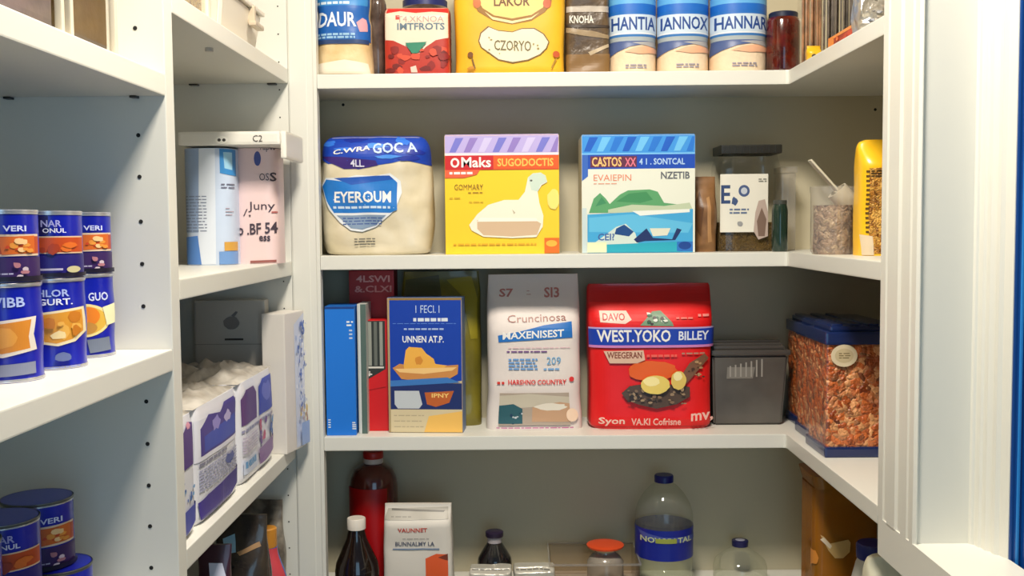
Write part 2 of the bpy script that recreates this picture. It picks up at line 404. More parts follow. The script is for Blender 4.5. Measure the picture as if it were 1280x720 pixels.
# yellow carton
def carton(label, px, side, topm):
    r, W, H, a = box_pack('sugar_box', label, 'box', px, Yf, tB, .105, side)
    # folded ridge along the top
    t = bmesh.new(); bx(t, -W/2+.001, W/2-.001, -.05, .05, H, H+.002, .0008); link('top_flap', t, topm, r)
    return r, a
r, a = carton('yellow sugar carton with lilac top, red band and pale swan-shaped picture', (556, 699, 169, 318), mat('yellow_card', (246, 206, 40), .4), mat('lilac_card', (176, 160, 220), .4))
a.rect(556, 169, 699, 191, (186, 172, 226)); 
for i in range(8): a.poly([(562+i*18, 190), (570+i*18, 190), (580+i*18, 172), (570+i*18, 172)], [(120, 120, 206), (146, 124, 196), (206, 196, 236)][i % 3])
a.rect(556, 191, 699, 194, (238, 226, 230)); a.rect(556, 194, 699, 212, (226, 70, 40)); a.rect(556, 194, 617, 212, (200, 34, 36)); a.rect(617, 195, 699, 211, (236, 92, 30))
a.poly([(556, 212), (600, 212), (596, 218), (580, 222), (556, 222)], (232, 96, 60))
a.ell(569, 203, 5.5, 6, WHITE); a.ell(569, 203, 3, 3.6, (200, 34, 36)); a.text("Maks", 577, 196, 614, 209, WHITE); a.text("SUGODOCTIS", 622, 198, 692, 208, (250, 196, 90))
a.lines(562, 213, 594, 219, 1, WHITE, 3); a.text("GOMMARY", 568, 230, 604, 237, (146, 112, 24), False); a.lines(585, 239, 603, 242, 1, (150, 110, 30), 1)
a.blob(692, 250, 9, 14, (244, 226, 120), .2, 14, 5)
a.poly([(589, 288), (586, 281), (596, 268), (610, 256), (630, 250), (648, 250), (656, 240), (660, 222), (666, 217), (676, 216), (682, 220), (684, 228), (677, 232), (672, 240), (674, 254), (679, 270), (678, 284), (670, 297), (640, 298), (604, 296)], (244, 236, 214))
a.poly([(660, 222), (666, 217), (676, 216), (682, 220), (684, 228), (676, 231), (672, 240), (664, 238)], (206, 222, 206))
a.poly([(596, 275), (668, 275), (676, 280), (671, 294), (640, 296), (604, 294), (596, 286)], (212, 182, 148)); a.poly([(600, 272), (670, 273), (672, 277), (596, 277)], (246, 240, 226))
a.ell(664, 226, 1.6, 1.2, (90, 90, 80)); a.poly([(640, 262), (642, 268), (644, 266)], (190, 178, 150))
a.lines(566, 302, 670, 309, 1, (224, 170, 30), 2); a.rect(680, 298, 699, 317, (226, 110, 24)); a.ell(689, 305, 7, 4, (240, 180, 60))
a.lines(562, 246, 576, 248, 1, (190, 150, 30), 1); a.lines(586, 251, 604, 253, 1, (200, 160, 30), 1)
a.done('printed_front', r)

# blue and white carton
r, a = carton('white and blue sugar carton with green island and sea picture', (727, 869, 169, 317), mat('offwhite_card', (226, 224, 208), .45), mat('blue_card', (60, 140, 214), .4))
a.rect(727, 169, 869, 191, (62, 148, 226))
for i in range(9): a.poly([(730+i*16, 189), (738+i*16, 189), (748+i*16, 171), (737+i*16, 171)], [(24, 92, 196), (110, 190, 240), (36, 116, 210)][i % 3])
a.rect(727, 191, 869, 193, (120, 190, 240)); a.rect(727, 193, 869, 211, (20, 72, 180)); a.rect(727, 211, 869, 317, (228, 230, 214))
a.rect(738, 195, 796, 209, (100, 42, 66)); a.text("CASTOS", 740, 196, 777, 208, (246, 196, 120)); a.text("XX", 781, 197, 795, 208, (230, 120, 140))
a.text("4 1 . SONTCAL", 799, 198, 856, 206, (176, 206, 240))
a.poly([(727, 193), (735, 193), (735, 220), (727, 226)], (56, 102, 190))
a.text("EVAIEPIN", 742, 218, 789, 226, (226, 130, 92), False); a.lines(742, 228, 772, 231, 1, (220, 150, 120), 1.2); a.text("NZETIB", 826, 215, 862, 224, (96, 98, 104), True)
a.poly([(736, 266), (742, 248), (750, 241), (757, 248), (762, 255), (775, 243), (785, 238), (812, 237), (822, 240), (830, 254), (846, 256), (862, 258), (862, 266)], (92, 160, 104))
a.poly([(770, 252), (786, 242), (808, 240), (816, 250), (800, 254)], (66, 140, 86)); a.poly([(744, 258), (752, 246), (758, 254)], (66, 140, 92))
a.poly([(760, 262), (790, 256), (830, 258), (862, 254), (866, 264), (790, 268), (760, 266)], (190, 202, 170))
a.poly([(734, 268), (866, 262), (866, 317), (734, 317)], (66, 164, 216)); a.poly([(736, 272), (790, 268), (866, 280), (860, 292), (736, 290)], (96, 186, 226)); a.poly([(790, 264), (862, 262), (862, 266), (800, 270)], (232, 236, 228))
a.poly([(748, 300), (770, 284), (782, 280), (794, 292), (798, 306), (740, 306)], (208, 222, 212)); a.poly([(770, 286), (780, 281), (792, 290), (786, 296), (768, 293)], (22, 68, 130))
a.poly([(792, 300), (808, 286), (816, 298), (840, 300), (846, 286), (852, 288), (844, 301), (806, 302), (796, 304)], (24, 42, 96)); a.poly([(812, 286), (838, 286), (834, 295), (816, 296)], (222, 222, 202))
a.text("CEI?", 747, 292, 768, 301, (60, 96, 160)); a.rect(734, 303, 758, 316, (226, 232, 190)); a.poly([(758, 306), (850, 303), (850, 316), (758, 316)], (40, 164, 186))
a.poly([(846, 303), (866, 303), (866, 315), (846, 315)], (40, 110, 190)); a.ell(856, 308, 8, 5, (22, 64, 140))
a.rect(727, 260, 733, 317, (200, 216, 216))
a.done('printed_front', r)
bm = bmesh.new()

# brown pouch behind the jar
def pouch(v, w, d):
    k = 1-.9*sm(.55, 1, v); return w*(1-.06*math.sin(v*9)), max(.0025, d*k*(1-.3*sm(.12, 0, v))), 2.6
r, W, H, a, b = soft_pack('kraft_pouch', 'slim brown kraft pouch between the blue carton and the lidded jar', 'bag', (868, 898, 220, 308), 1.955, tB, .06,
    mat('kraft_brown', (146, 104, 62), .5, bump=.3, bscale=30, rgb2=(112, 76, 42), vscale=22), pouch, .003, 30, seed=8)
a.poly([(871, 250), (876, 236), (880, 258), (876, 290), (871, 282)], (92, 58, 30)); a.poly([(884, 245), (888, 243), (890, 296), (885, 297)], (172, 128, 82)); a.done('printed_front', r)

# clear jar with black lid
cx, W, H = spot(897, 978, 192, 1.968, tB)
r = thing('storage_jar', 'clear square jar with black lid and white label on the middle shelf', 'jar', (cx, 2.010, tB))
def jarp(v, w=W/2, d=.042):
    k = 1-.10*sm(.86, 1, v); return w*k, d*k, 6
jb = Body(H, jarp); link('jar_body', jb.mesh(24, 72), CLR, r, True)
ib = Body(H*.30, lambda v: (W/2*.93, .036, 6), .0015, 60, 2.); link('contents', ib.mesh(10, 72), nutty('olive_seeds', [(70, 52, 22), (120, 94, 44), (98, 74, 30)], 220), r, True)
ib2 = link('contents', Body(H*.62, lambda v: (W/2*.42, .03, 3), .002, 40, 5.).mesh(16, 48), mat('pale_grit', (176, 160, 132), .6, bump=.5, bscale=90), r, True); ib2.location = (.004, .004, H*.02)
t = bmesh.new(); bx(t, -W*.45, W*.49, -.044, .044, H, H+.017, .003); 
for k in range(9): bx(t, -W*.42+k*W*.1, -W*.42+k*W*.1+.004, -.0455, -.043, H+.001, H+.015, .0005)
lid = link('lid', t, mat('black_lid', (36, 34, 28), .35), r)
a = Art(jb.__class__(H, jarp), (897, 192, 978, 308), True)
a.rect(901, 216, 960, 285, (226, 222, 208))
a.text("E", 902, 229, 913, 251, (44, 66, 110)); a.ell(930, 236, 7, 7, (70, 88, 130)); a.ell(930, 236, 4, 4, (190, 196, 206)); a.blob(918, 248, 5, 6, (60, 80, 122), .4, 10, 3); a.lines(912, 256, 936, 264, 2, (96, 112, 142), 2)
a.blob(925, 275, 4, 4, (150, 150, 150), .3, 10, 4); a.lines(948, 221, 958, 226, 2, (120, 120, 110), 1.2)
a.poly([(942, 284), (944, 262), (948, 248), (956, 246), (960, 262), (960, 290), (948, 294)], (182, 162, 150)); a.poly([(946, 272), (952, 256), (958, 270), (956, 290), (948, 290)], (120, 96, 82))
a.done('label', r)
# small dark green jar right of it
cx, W, H = spot(967, 987, 250, 1.932, tB)
r = thing('spice_jar', 'small dark green jar tucked right of the black-lidded jar', 'jar', (cx, 1.932+W/2, tB))
w2 = W/2
link('jar_body', lathe([(0, 0), (w2*.9, 0), (w2, .004), (w2, H*.8), (w2*.86, H*.9), (w2*.8, H*.93), (0, H*.93)], 32), mat('dark_green_glass', (32, 52, 42), .15, coat=.5), r, True)
link('lid', lathe([(w2*.84, H*.92), (w2*.86, H*.935), (w2*.86, H*.995), (w2*.8, H), (0, H)], 32), mat('grey_lid', (70, 72, 66), .4), r, True)
# clear clip box behind them
cx, W, H = spot(978, 996, 208, 2.0, tB)
r = thing('plastic_tub', 'clear empty tub behind the dark green jar', 'tub', (cx, 2.035, tB))
t = bmesh.new(); bx(t, -W/2, W/2, -.028, .028, 0, H-.012, .003); link('tub_body', t, CLRM, r)
t = bmesh.new(); bx(t, -W/2-.002, W/2+.002, -.03, .03, H-.012, H, .002); link('lid', t, CLRM, r)

# clear canister with leaning scoop and yellow bag on the right wing
cx, W, H = spot(1022, 1078, 232, 1.72, tB)
r = thing('canister', 'open clear ribbed canister of nuts behind the yellow bag', 'canister', (cx, 1.72+W/2, tB))
R = W/2; t = bmesh.new(); n = 72; prof = [(.86, 0), (.9, .004), (1, .05), (1, .9), (1.03, .93), (1.03, 1.)]
rings = []
for q, hz in prof: rings.append([t.verts.new((R*q*(1+.018*math.cos(18*2*math.pi*i/n))*math.cos(2*math.pi*i/n), R*q*(1+.018*math.cos(18*2*math.pi*i/n))*math.sin(2*math.pi*i/n), H*hz)) for i in range(n)])
for A_, B_ in zip(rings, rings[1:]):
    for i in range(n): t.faces.new((A_[i], A_[(i+1) % n], B_[(i+1) % n], B_[i])).smooth = True
t.faces.new(rings[0][::-1]); link('canister_body', t, CLRM, r, True)
link('contents', Body(H*.72, lambda v: (R*.88, R*.88, 2), .003, 60).mesh(16, 48), nutty('mixed_nuts_pale', [(90, 62, 46), (176, 146, 122), (130, 100, 80), (196, 170, 140)], 110), r, True)
# scoop
c0 = at(1012, 200, 1.755); c1 = at(1046, 238, 1.755); r = thing('scoop', 'pale plastic scoop handle leaning out of the clear canister', 'scoop', c1)
dv = c0-c1; L = dv.length
t = bmesh.new(); bx(t, -.009, .009, -.002, .002, 0, L, .0018)
o = link('handle', t, mat('pale_plastic', (204, 196, 176), .4), r); o.rotation_euler = dv.to_track_quat('Z', 'Y').to_euler()
t = lathe([(.0, -.05), (.014, -.05), (.018, -.03), (.018, 0), (.016, .0), (.016, -.03), (.012, -.047), (0, -.047)], 24); o = link('bowl', t, MC['pale_plastic'], r, True); o.rotation_euler = dv.to_track_quat('Z', 'Y').to_euler()

def bagtop(v, w, d):
    e = max(0., 1-(max(0, v-.90)/.1)**2.4)**(1/2.4)
    return w*(.72+.28*e), max(.003, d*(1-.75*sm(.75, 1, v))), 3.2
r, W, H, a, b = soft_pack('cereal_bag', 'yellow bag with clear window of brown granules behind the right post', 'bag', (1079, 1150, 173, 329), 1.645, tB, .07,
    mat('yellow_film', (244, 190, 28), .3, coat=.3), bagtop, .0025, 20, seed=1)
gran = nutty('brown_granules', [(120, 72, 20), (206, 140, 50), (236, 184, 90), (160, 104, 34)], 190)
a.poly([(1088, 212), (1144, 209), (1144, 326), (1092, 326), (1088, 300)], gran)
a.lines(1085, 213, 1089, 300, 14, (90, 66, 14), 3); a.lines(1090, 214, 1106, 224, 3, (70, 50, 16), 2)
a.poly([(1080, 300), (1092, 303), (1094, 328), (1082, 328)], (214, 196, 168)); a.done('printed_front', r)

# ================================================================== SHELF C
# blue box at left end
r, W, H, a = box_pack('cereal_box', 'bright blue box at the left end beside the red pack', 'box', (406, 443, 383, 541), 1.915, tC, .085, mat('blue_box_card', (28, 112, 208), .4), rz=.03)
a.rect(406, 383, 444, 541, (26, 116, 214)); a.lines(409, 414, 411, 430, 6, (200, 220, 240), 1.4); a.lines(408, 520, 411, 532, 4, (220, 230, 240), 1.4); a.lines(433, 400, 441, 408, 2, (230, 236, 240), 2); a.lines(436, 410, 440, 424, 3, (190, 204, 226), 2); a.lines(438, 524, 443, 534, 4, (210, 220, 230), 1.6)
a.rect(406, 383, 444, 386, (20, 60, 130))
a.done('printed_front', r)
r, W, H, a = box_pack('cereal_box', 'white-edged slim box pressed against the bright blue box', 'box', (447, 458, 380, 536), 1.93, tC, .07, mat('grey_white_card', (196, 198, 192), .5))
a.rect(451, 380, 458, 536, (84, 104, 96)); a.rect(449, 380, 451, 536, (214, 216, 210)); a.done('printed_front', r)
# tall red pack behind
r, W, H, a = box_pack('wafer_box', 'tall red box standing furthest back on the left behind the blue boxes', 'box', (437, 493, 338, 524), 2.005, tC, .06, mat('red_box_card', (176, 22, 26), .4))
a.text("4LSWI", 446, 344, 488, 352, (232, 170, 160)); a.text("&.CLXI", 444, 356, 490, 364, (226, 150, 140)); a.done('printed_front', r)
# smaller red pack with dark striped window
r, W, H, a = box_pack('wafer_box', 'short red box with a dark striped window beside the pie-picture box', 'box', (458, 491, 400, 527), 1.955, tC, .04, mat('red_box_card2', (206, 24, 28), .4))
a.rect(459, 401, 482, 468, (46, 50, 46))
for i in range(3): a.rect(461+i*7, 402, 465+i*7, 452, (150, 152, 142) if i != 1 else (104, 108, 100))
a.rect(459, 453, 480, 455, (220, 216, 206)); a.speck(460, 457, 478, 466, 8, [(220, 214, 206)], (1, 2.2), 4); a.poly([(459, 468), (482, 456), (482, 476), (459, 480)], (206, 24, 28)); a.done('printed_front', r)
# olive bag behind
def tallbag(v, w, d):
    return w*(1-.05*sm(.85, 1, v)), max(.003, d*(1-.88*sm(.72, .97, v))*(1-.12*sm(.06, 0, v))), 4
r, W, H, a, b = soft_pack('pasta_bag', 'olive yellow bag standing behind the pie-picture box', 'bag', (500, 600, 340, 524), 1.995, tC, .07,
    mat('olive_film', (128, 116, 28), .3, coat=.3, bump=.3, bscale=26, rgb2=(96, 88, 26), vscale=14), tallbag, .003, 18, seed=6)
a.poly([(504, 350), (548, 344), (552, 372), (504, 372)], (78, 76, 40)); a.poly([(558, 350), (590, 346), (596, 372), (596, 420), (588, 420), (580, 372)], (150, 136, 30)); a.done('printed_front', r)
# pie box
r, W, H, a = box_pack('pie_crust_box', 'blue baking-mix box with a golden pie picture', 'box', (485, 579, 372, 532), 1.935, tC, .05, mat('blue_grey_card', (96, 122, 170), .4), rz=-.06)
a.rect(485, 372, 579, 532, (176, 150, 110)); a.rect(488, 375, 578, 531, (16, 62, 168)); a.rect(488, 372, 582, 375, (146, 116, 60))
a.text("1 FECI. I", 521, 381, 551, 390, (190, 208, 236), False); a.lines(518, 395, 563, 401, 1, (220, 228, 240), 4); a.lines(492, 401, 575, 404, 1, (90, 130, 210), .8)
a.lines(506, 407, 556, 411, 1, (170, 190, 230), 2); a.text("UNNEN AT.P.", 504, 417, 556, 425, (236, 238, 240))
a.poly([(490, 480), (578, 470), (578, 532), (490, 532)], (206, 186, 146))
a.poly([(491, 455), (500, 450), (530, 454), (574, 451), (573, 462), (562, 468), (530, 471), (502, 468)], (206, 140, 74)); a.poly([(505, 452), (508, 434), (512, 430), (528, 431), (534, 438), (543, 444), (545, 450), (560, 452), (552, 457), (520, 460), (506, 457)], (240, 178, 74)); a.poly([(494, 456), (572, 454), (566, 458), (530, 462), (500, 460)], (244, 200, 130))
a.blob(524, 446, 6, 6, (216, 140, 50), .3, 12, 3)
a.rect(488, 473, 578, 505, (30, 46, 104)); a.poly([(493, 482), (524, 482), (528, 498), (524, 503), (497, 503), (493, 498)], (196, 202, 206)); a.poly([(531, 484), (568, 482), (562, 496), (545, 501), (534, 498)], (190, 96, 42)); a.text("IPNY", 540, 485, 562, 490, (244, 206, 120)); a.poly([(488, 470), (560, 466), (576, 472), (488, 477)], (60, 120, 190))
a.poly([(488, 504), (578, 504), (578, 531), (488, 531)], (214, 198, 160)); a.poly([(536, 512), (578, 506), (578, 531), (530, 531)], (240, 190, 96)); a.lines(492, 508, 530, 528, 3, (186, 170, 140), 1.2)
a.done('printed_front', r)
# white paper bag
def paper(v, w, d):
    return w*(1-.035*sm(.05, .25, v)*1+.0*v-.03*sm(.75, 1, v)), max(.004, d*(1-.9*sm(.62, .99, v))), 5-1.4*sm(.3, .9, v)
r, W, H, a, b = soft_pack('flour_bag', 'white paper bag with blue banner and bread picture', 'bag', (606, 728, 344, 530), 1.955, tC, .10,
    mat('white_bag_paper', (228, 218, 212), .6, bump=.15, bscale=30), paper, .0028, 15, seed=11.)
a.text("S7", 622, 361, 640, 371, (190, 120, 110)); a.lines(658, 362, 664, 370, 2, (200, 160, 150), 1); a.text("SI3", 682, 360, 702, 372, (190, 120, 112))
a.text("Cruncinosa", 633, 392, 709, 401, (140, 66, 44), False, 2)
a.poly([(621, 416), (650, 411), (680, 404), (716, 400), (717, 419), (680, 421), (622, 424)], (36, 112, 192)); a.text("MAXENISEST", 627, 412, 706, 421, WHITE, True, 3)
a.lines(632, 433, 686, 438, 1, (120, 80, 140), 1.6); a.lines(634, 430, 716, 432, 1, (226, 190, 196), 1)
a.lines(634, 443, 672, 458, 4, (110, 160, 216), 2); a.text("209", 684, 442, 702, 451, (110, 170, 214), False); a.lines(680, 454, 700, 459, 1, (120, 170, 220), 2)
a.lines(619, 471, 628, 475, 1, (220, 60, 50), 3); a.text("HARSHNO COUNTRY", 633, 469, 709, 475, (222, 60, 52)); a.ell(715, 469, 3, 3, (224, 60, 60))
a.rect(622, 485, 712, 524, (176, 160, 144)); a.poly([(622, 488), (660, 486), (712, 490), (712, 500), (622, 504)], (200, 190, 170)); a.poly([(665, 502), (700, 496), (712, 498), (712, 520), (664, 520)], (196, 156, 122)); a.blob(690, 502, 24, 5, (230, 222, 206), .3, 16, 5)
a.poly([(622, 500), (640, 498), (652, 504), (652, 522), (622, 522)], (44, 90, 100)); a.speck(636, 508, 652, 522, 7, [(190, 200, 206), (30, 60, 90)], (1.5, 3), 8); a.ell(714, 512, 7, 8, (244, 214, 186)); a.lines(620, 526, 716, 528, 1, (186, 90, 150), 1.2)
a.done('printed_front', r)
# red bag
def redp(v, w, d):
    e = max(0., 1-(max(0, v-.95)/.05)**2.2)**(1/2.2)
    return w*(.975+.025*e-.012*math.sin(v*6))*(1-.05*sm(.03, 0, v)), max(.004, d*(1-.72*sm(.72, 1, v))*(1-.1*sm(.08, 0, v))), 4.4
r, W, H, a, b = soft_pack('rice_bag', 'big glossy red bag with blue banner and potatoes on a spoon', 'bag', (736, 893, 356, 535), 1.95, tC, .115,
    mat('red_film', (204, 18, 22), .32, coat=.4), redp, .0022, 13, seed=21.)
RD = (226, 24, 26)
a.rect(739, 378, 890, 531, RD); a.poly([(740, 358), (890, 358), (890, 378), (740, 378)], (196, 16, 22))
a.poly([(751, 388), (784, 388), (790, 399), (782, 404), (752, 402)], (238, 206, 190)); a.text("DAVO", 755, 391, 782, 400, (196, 40, 40))
a.poly([(800, 406), (816, 389), (826, 388), (840, 402), (842, 407)], (120, 150, 120)); a.speck(810, 392, 832, 404, 14, [(40, 96, 70), (226, 230, 216), (70, 60, 60)], (2, 4), 3)
a.lines(845, 395, 868, 399, 1, (236, 120, 110), 2); a.lines(872, 392, 888, 396, 1, (240, 140, 130), 3)
a.rect(739, 408, 892, 411, (186, 170, 220)); a.rect(739, 410, 892, 430, (22, 62, 172)); a.rect(739, 430, 892, 433, (206, 130, 190))
a.text("WEST.YOKO", 748, 411, 838, 426, WHITE, True); a.text("BILLEY", 848, 413, 885, 424, (226, 232, 246), True)
a.poly([(755, 437), (804, 436), (806, 448), (796, 452), (762, 452)], (222, 186, 160)); a.text("WEEGERAN", 759, 438, 802, 446, (130, 60, 40)); a.lines(808, 440, 846, 446, 1, (236, 96, 80), 3); a.lines(852, 438, 880, 443, 1, (180, 130, 110), 2)
a.blob(815, 462, 34, 14, (228, 96, 24), .15, 24, 4)
a.poly([(850, 470), (862, 452), (880, 441), (885, 447), (872, 462), (858, 478)], (120, 84, 62)); a.speck(856, 446, 880, 472, 12, [(176, 140, 100), (70, 50, 40)], (1.5, 3.4), 6)
a.poly([(776, 489), (786, 480), (806, 477), (846, 479), (862, 482), (862, 494), (846, 503), (820, 508), (798, 503), (782, 497)], (82, 64, 52)); a.speck(784, 484, 856, 502, 46, [(130, 104, 80), (50, 40, 36), (160, 134, 104)], (1.6, 4), 9)
a.blob(818, 478, 19, 12, (232, 206, 104), .06, 26, 2); a.blob(813, 474, 11, 6, (248, 232, 160), .1, 18, 2); a.blob(847, 473, 10, 12, (226, 196, 100), .1, 20, 7); a.blob(846, 468, 6, 6, (246, 232, 170), .15, 14, 3)
a.text("Syon", 750, 518, 780, 529, (246, 206, 190)); a.text("VA.KI Cofrisne", 788, 519, 850, 528, (242, 190, 176), True); a.text("mv,", 862, 514, 886, 526, (242, 190, 176), True, 2)
a.done('printed_front', r)
# grey bin
cx, W, H = spot(893, 982, 422, 1.985, tC)
r = thing('storage_bin', 'dark grey smoky plastic bin with folded lid beside the red bag', 'bin', (cx, 2.025, tC))
gm = mat('smoky_grey_plastic', (92, 88, 82), .3, coat=.2, var=.15, vscale=12)
t = bmesh.new(); pr = [(-.5, 0), (.5, 0), (.535, 1), (-.535, 1)]
lo = [t.verts.new((x*W, y, 0)) for x, y in ((-.5, -.036), (.46, -.036), (.46, .05), (-.5, .05))]; hi = [t.verts.new((x*W, y, H*.80)) for x, y in ((-.53, -.042), (.53, -.042), (.53, .055), (-.53, .055))]
for i in range(4): t.faces.new((lo[i], lo[(i+1) % 4], hi[(i+1) % 4], hi[i]))
t.faces.new(lo[::-1]); t.faces.new(hi); bmesh.ops.bevel(t, geom=t.edges[:], offset=.004, segments=3, affect='EDGES'); link('bin_body', t, gm, r, True)
t = bmesh.new(); bx(t, -W*.55, W*.56, -.046, .057, H*.80, H*.86, .003)
for i in range(5): bx(t, -W*.5, W*.5, -.03+i*.017, -.022+i*.017, H*.86, H*(.90+.02*(i % 3)), .002)
link('lid', t, mat('smoky_grey_lid', (72, 68, 64), .25, coat=.3), r)
a = Art(Flat(W, H, -.0405), (893, 422, 988, 521), False)
a.poly([(911, 444), (950, 444), (944, 468), (909, 468)], (120, 116, 108)); 
for i in range(7): a.rect(913+i*7, 446, 915+i*7, 466, (150, 146, 138))
a.done('label', r)

# walnut clamshells
walnut = nutty('walnut_pieces', [(150, 64, 26), (224, 122, 62), (186, 88, 40), (246, 178, 120), (120, 54, 26)], 105, .8)
navy = mat('navy_plastic', (20, 40, 92), .25, coat=.4)
def clam(x0, x1, yt, Yf, dep, label):
    cx, W, H = spot(x0, x1, yt, Yf, tC)
    r = thing('walnut_pack', label, 'pack', (cx, Yf+dep/2, tC), 0, 'walnut packs on the right wing')
    t = bmesh.new(); bx(t, -W/2+.002, W/2-.002, -dep/2+.002, dep/2-.002, .012, H*.88, .004)
    bmesh.ops.subdivide_edges(t, edges=t.edges[:], cuts=9, use_grid_fill=True)
    for v in t.verts:
        q = v.co*60; v.co += noise.noise_vector(q)*.0028
    bmesh.ops.recalc_face_normals(t, faces=t.faces[:])
    link('walnut_pieces', t, walnut, r, True, 80)['kind'] = 'stuff'
    t = bmesh.new(); bx(t, -W/2-.001, W/2+.001, -dep/2-.001, dep/2+.001, .01, H*.89, .004); link('clear_shell', t, FILM, r)
    t = bmesh.new(); bx(t, -W/2-.002, W/2+.002, -dep/2-.002, dep/2+.002, 0, .018, .004); bx(t, W*.2, W*.45, -dep/2-.006, -dep/2, -.0, .017, .003); link('base_tray', t, navy, r)
    t = bmesh.new(); bx(t, -W/2-.002, W/2+.002, -dep/2-.002, dep/2+.002, H*.86, H*.96, .004); bx(t, -W/2+.008, W/2-.006, -dep/2+.006, dep/2-.006, H*.96, H, .003)
    for k in range(3): bx(t, -W/2+.012+k*.03, -W/2+.03+k*.03, -dep/2+.012, dep/2-.012, H*.995, H*1.015, .002)
    link('lid', t, navy, r)
    a = Art(Flat(W, H, -dep/2-.0015), (x0, yt, x1, yt+H*F/Yf), False)
    hh = H*F/Yf
    a.ell(x0+hh*.13, yt+hh*.22, hh*.10, hh*.085, (224, 208, 176)); a.ell(x0+hh*.13, yt+hh*.22, hh*.07, hh*.055, (206, 188, 150)); a.lines(x0+hh*.09, yt+hh*.195, x0+hh*.18, yt+hh*.245, 3, (120, 104, 70), 1.2); a.ell(x0+hh*.5, yt+hh*.09, hh*.06, hh*.025, (176, 190, 206))
    a.done('label', r)
clam(1033, 1140, 408, 1.705, .115, 'nearest walnut pack with navy lid and round cream label')
clam(1017, 1118, 404, 1.825, .115, 'middle walnut pack between the nearest and rearmost ones')
clam(1003, 1098, 399, 1.945, .115, 'rearmost walnut pack in the corner beside the grey bin')

# ================================================================== SHELF A (top)
tint = clear('jar_plastic', (236, 238, 240), .08, .12)
rice = mat('pale_rice', (236, 214, 184), .6, bump=.25, bscale=120, rgb2=(226, 196, 160), vscale=10)
def tubp(v, w, d):
    q = 1-.03*sm(.04, 0, v)-.10*sm(.93, 1, v)-.045*math.exp(-((v-.34)/.06)**2); return w*q, d*q, 2.3
def tub(x0, x1, Yf, txt, label, seed, yb=88, lean=0, grp='blue-labelled jars on the top shelf'):
    yt = -28; cx, W, H = spot(x0, x1, yt, Yf, tA)
    r = thing('flour_tub', label, 'tub', (cx, Yf+W/2, tA), 0, grp)
    b = Body(H, lambda v: tubp(v, W/2, W/2)); link('tub_body', b.mesh(30, 64), rice, r, True)
    lid = lathe([(W*.46, H), (W*.47, H+.001), (W*.47, H+.014), (W*.45, H+.016), (0, H+.016)], 40); link('lid', lid, mat('blue_lid', (26, 84, 170), .35), r, True)
    a = Art(b, (x0, yt, x1, yb), True); w = x1-x0
    # wrap band
    a.rect(x0, yt+6, x1, 51, (30, 106, 190)); a.rect(x0, -6, x1, 3, (96, 170, 226)); a.rect(x0, 3, x1, 12, (28, 104, 196))
    a.rect(x0, 16, x1, 38, (198, 214, 230)); a.text(txt, x0+w*.05, 19, x1-w*.05, 35, (32, 70, 140)); a.rect(x0, 38, x1, 40, (224, 230, 236)); a.rect(x0, 40, x1, 43, (60, 120, 186)); a.rect(x0, 43, x1, 50, (170, 180, 184))
    a.poly([(x0, 48), (x1, 48), (x1, 55), (x0+w*.7, 52), (x0+w*.4, 55), (x0+w*.15, 61), (x0, 66)], (74, 92, 140))
    a.poly([(x0+w*.45, 50), (x1, 48), (x1, 56), (x0+w*.7, 53)], (170, 168, 168))
    a.poly([(x0+w*.3, 61), (x0+w*.5, 56), (x0+w*.75, 54), (x1, 57), (x1, 62), (x0+w*.6, 64)], (232, 176, 140))
    a.lines(x0+w*.32, 76, x0+w*.75, 82, 2, (150, 146, 160), 1.6, seed); a.done('label', r)
tub(763, 823, 1.93, "HANTIA", 'leftmost of the three blue-labelled jars on the top shelf', 1)
tub(825, 890, 1.925, "IANNOX", 'middle one of the three blue-labelled jars on the top shelf', 2)
tub(893, 965, 1.915, "HANNAR", 'rightmost of the three blue-labelled jars, beside the dark red jar', 3)
# blue-topped bag at left
def bag1(v, w, d): return w*(.97-.05*sm(.52, .6, v)*(1-sm(.6, .75, v))+.03*math.cos(v*5)), d*(1-.1*sm(.06, 0, v)), 2.8
r, W, H, a, b = soft_pack('grain_bag', 'blue-topped clear bag of cream grain at the left end of the top shelf', 'bag', (391, 463, -30, 87), 1.925, tA, .08,
    mat('cream_grain', (232, 206, 160), .45, bump=.4, bscale=60, rgb2=(216, 184, 130), vscale=24), bag1, .002, 30, seed=2)
a.rect(391, -25, 462, 46, (28, 96, 176)); a.rect(391, -8, 460, 4, (60, 140, 206)); a.lines(394, -1, 440, 3, 1, (210, 226, 236), 3)
a.text("DAUR", 395, 12, 446, 29, (226, 232, 240)); a.poly([(446, 24), (455, 18), (459, 20), (459, 34), (450, 35)], (216, 160, 170)); a.lines(394, 36, 444, 43, 2, (150, 190, 220), 2.5)
a.rect(391, 44, 460, 49, (44, 66, 110)); a.poly([(396, 72), (430, 68), (458, 72), (460, 84), (394, 84)], (238, 226, 206)); a.done('printed_front', r)
# dark jar between
def jar(name, label, x0, x1, yt, Yf, zs, bodym, lidm, lidh=.02, group=None, neck=.8, sh=.84, cat='jar', fill=None):
    cx, W, H = spot(x0, x1, yt, Yf, zs); R = W/2
    r = thing(name, label, cat, (cx, Yf+R, zs), 0, group)
    link('jar_body', lathe([(0, 0), (R*.93, 0), (R, .005), (R, H*sh), (R*.95, H*(sh+.04)), (R*neck, H*(sh+.09)), (R*neck, H-lidh*.8), (0, H-lidh*.8)], 40), bodym, r, True)
    link('lid', lathe([(R*neck*1.04, H-lidh), (R*neck*1.08, H-lidh+.001), (R*neck*1.08, H-.002), (R*neck, H), (0, H)], 40), lidm, r, True)
    return r, W, H, R
dk = mat('dark_brown_glass', (58, 44, 38), .15, coat=.6, rgb2=(96, 80, 72), vscale=30)
jar('spice_jar', 'dark glass jar between the blue-topped bag and the red-white pack', 459, 482, -12, 1.96, tA, dk, mat('dark_lid', (44, 38, 40), .4))
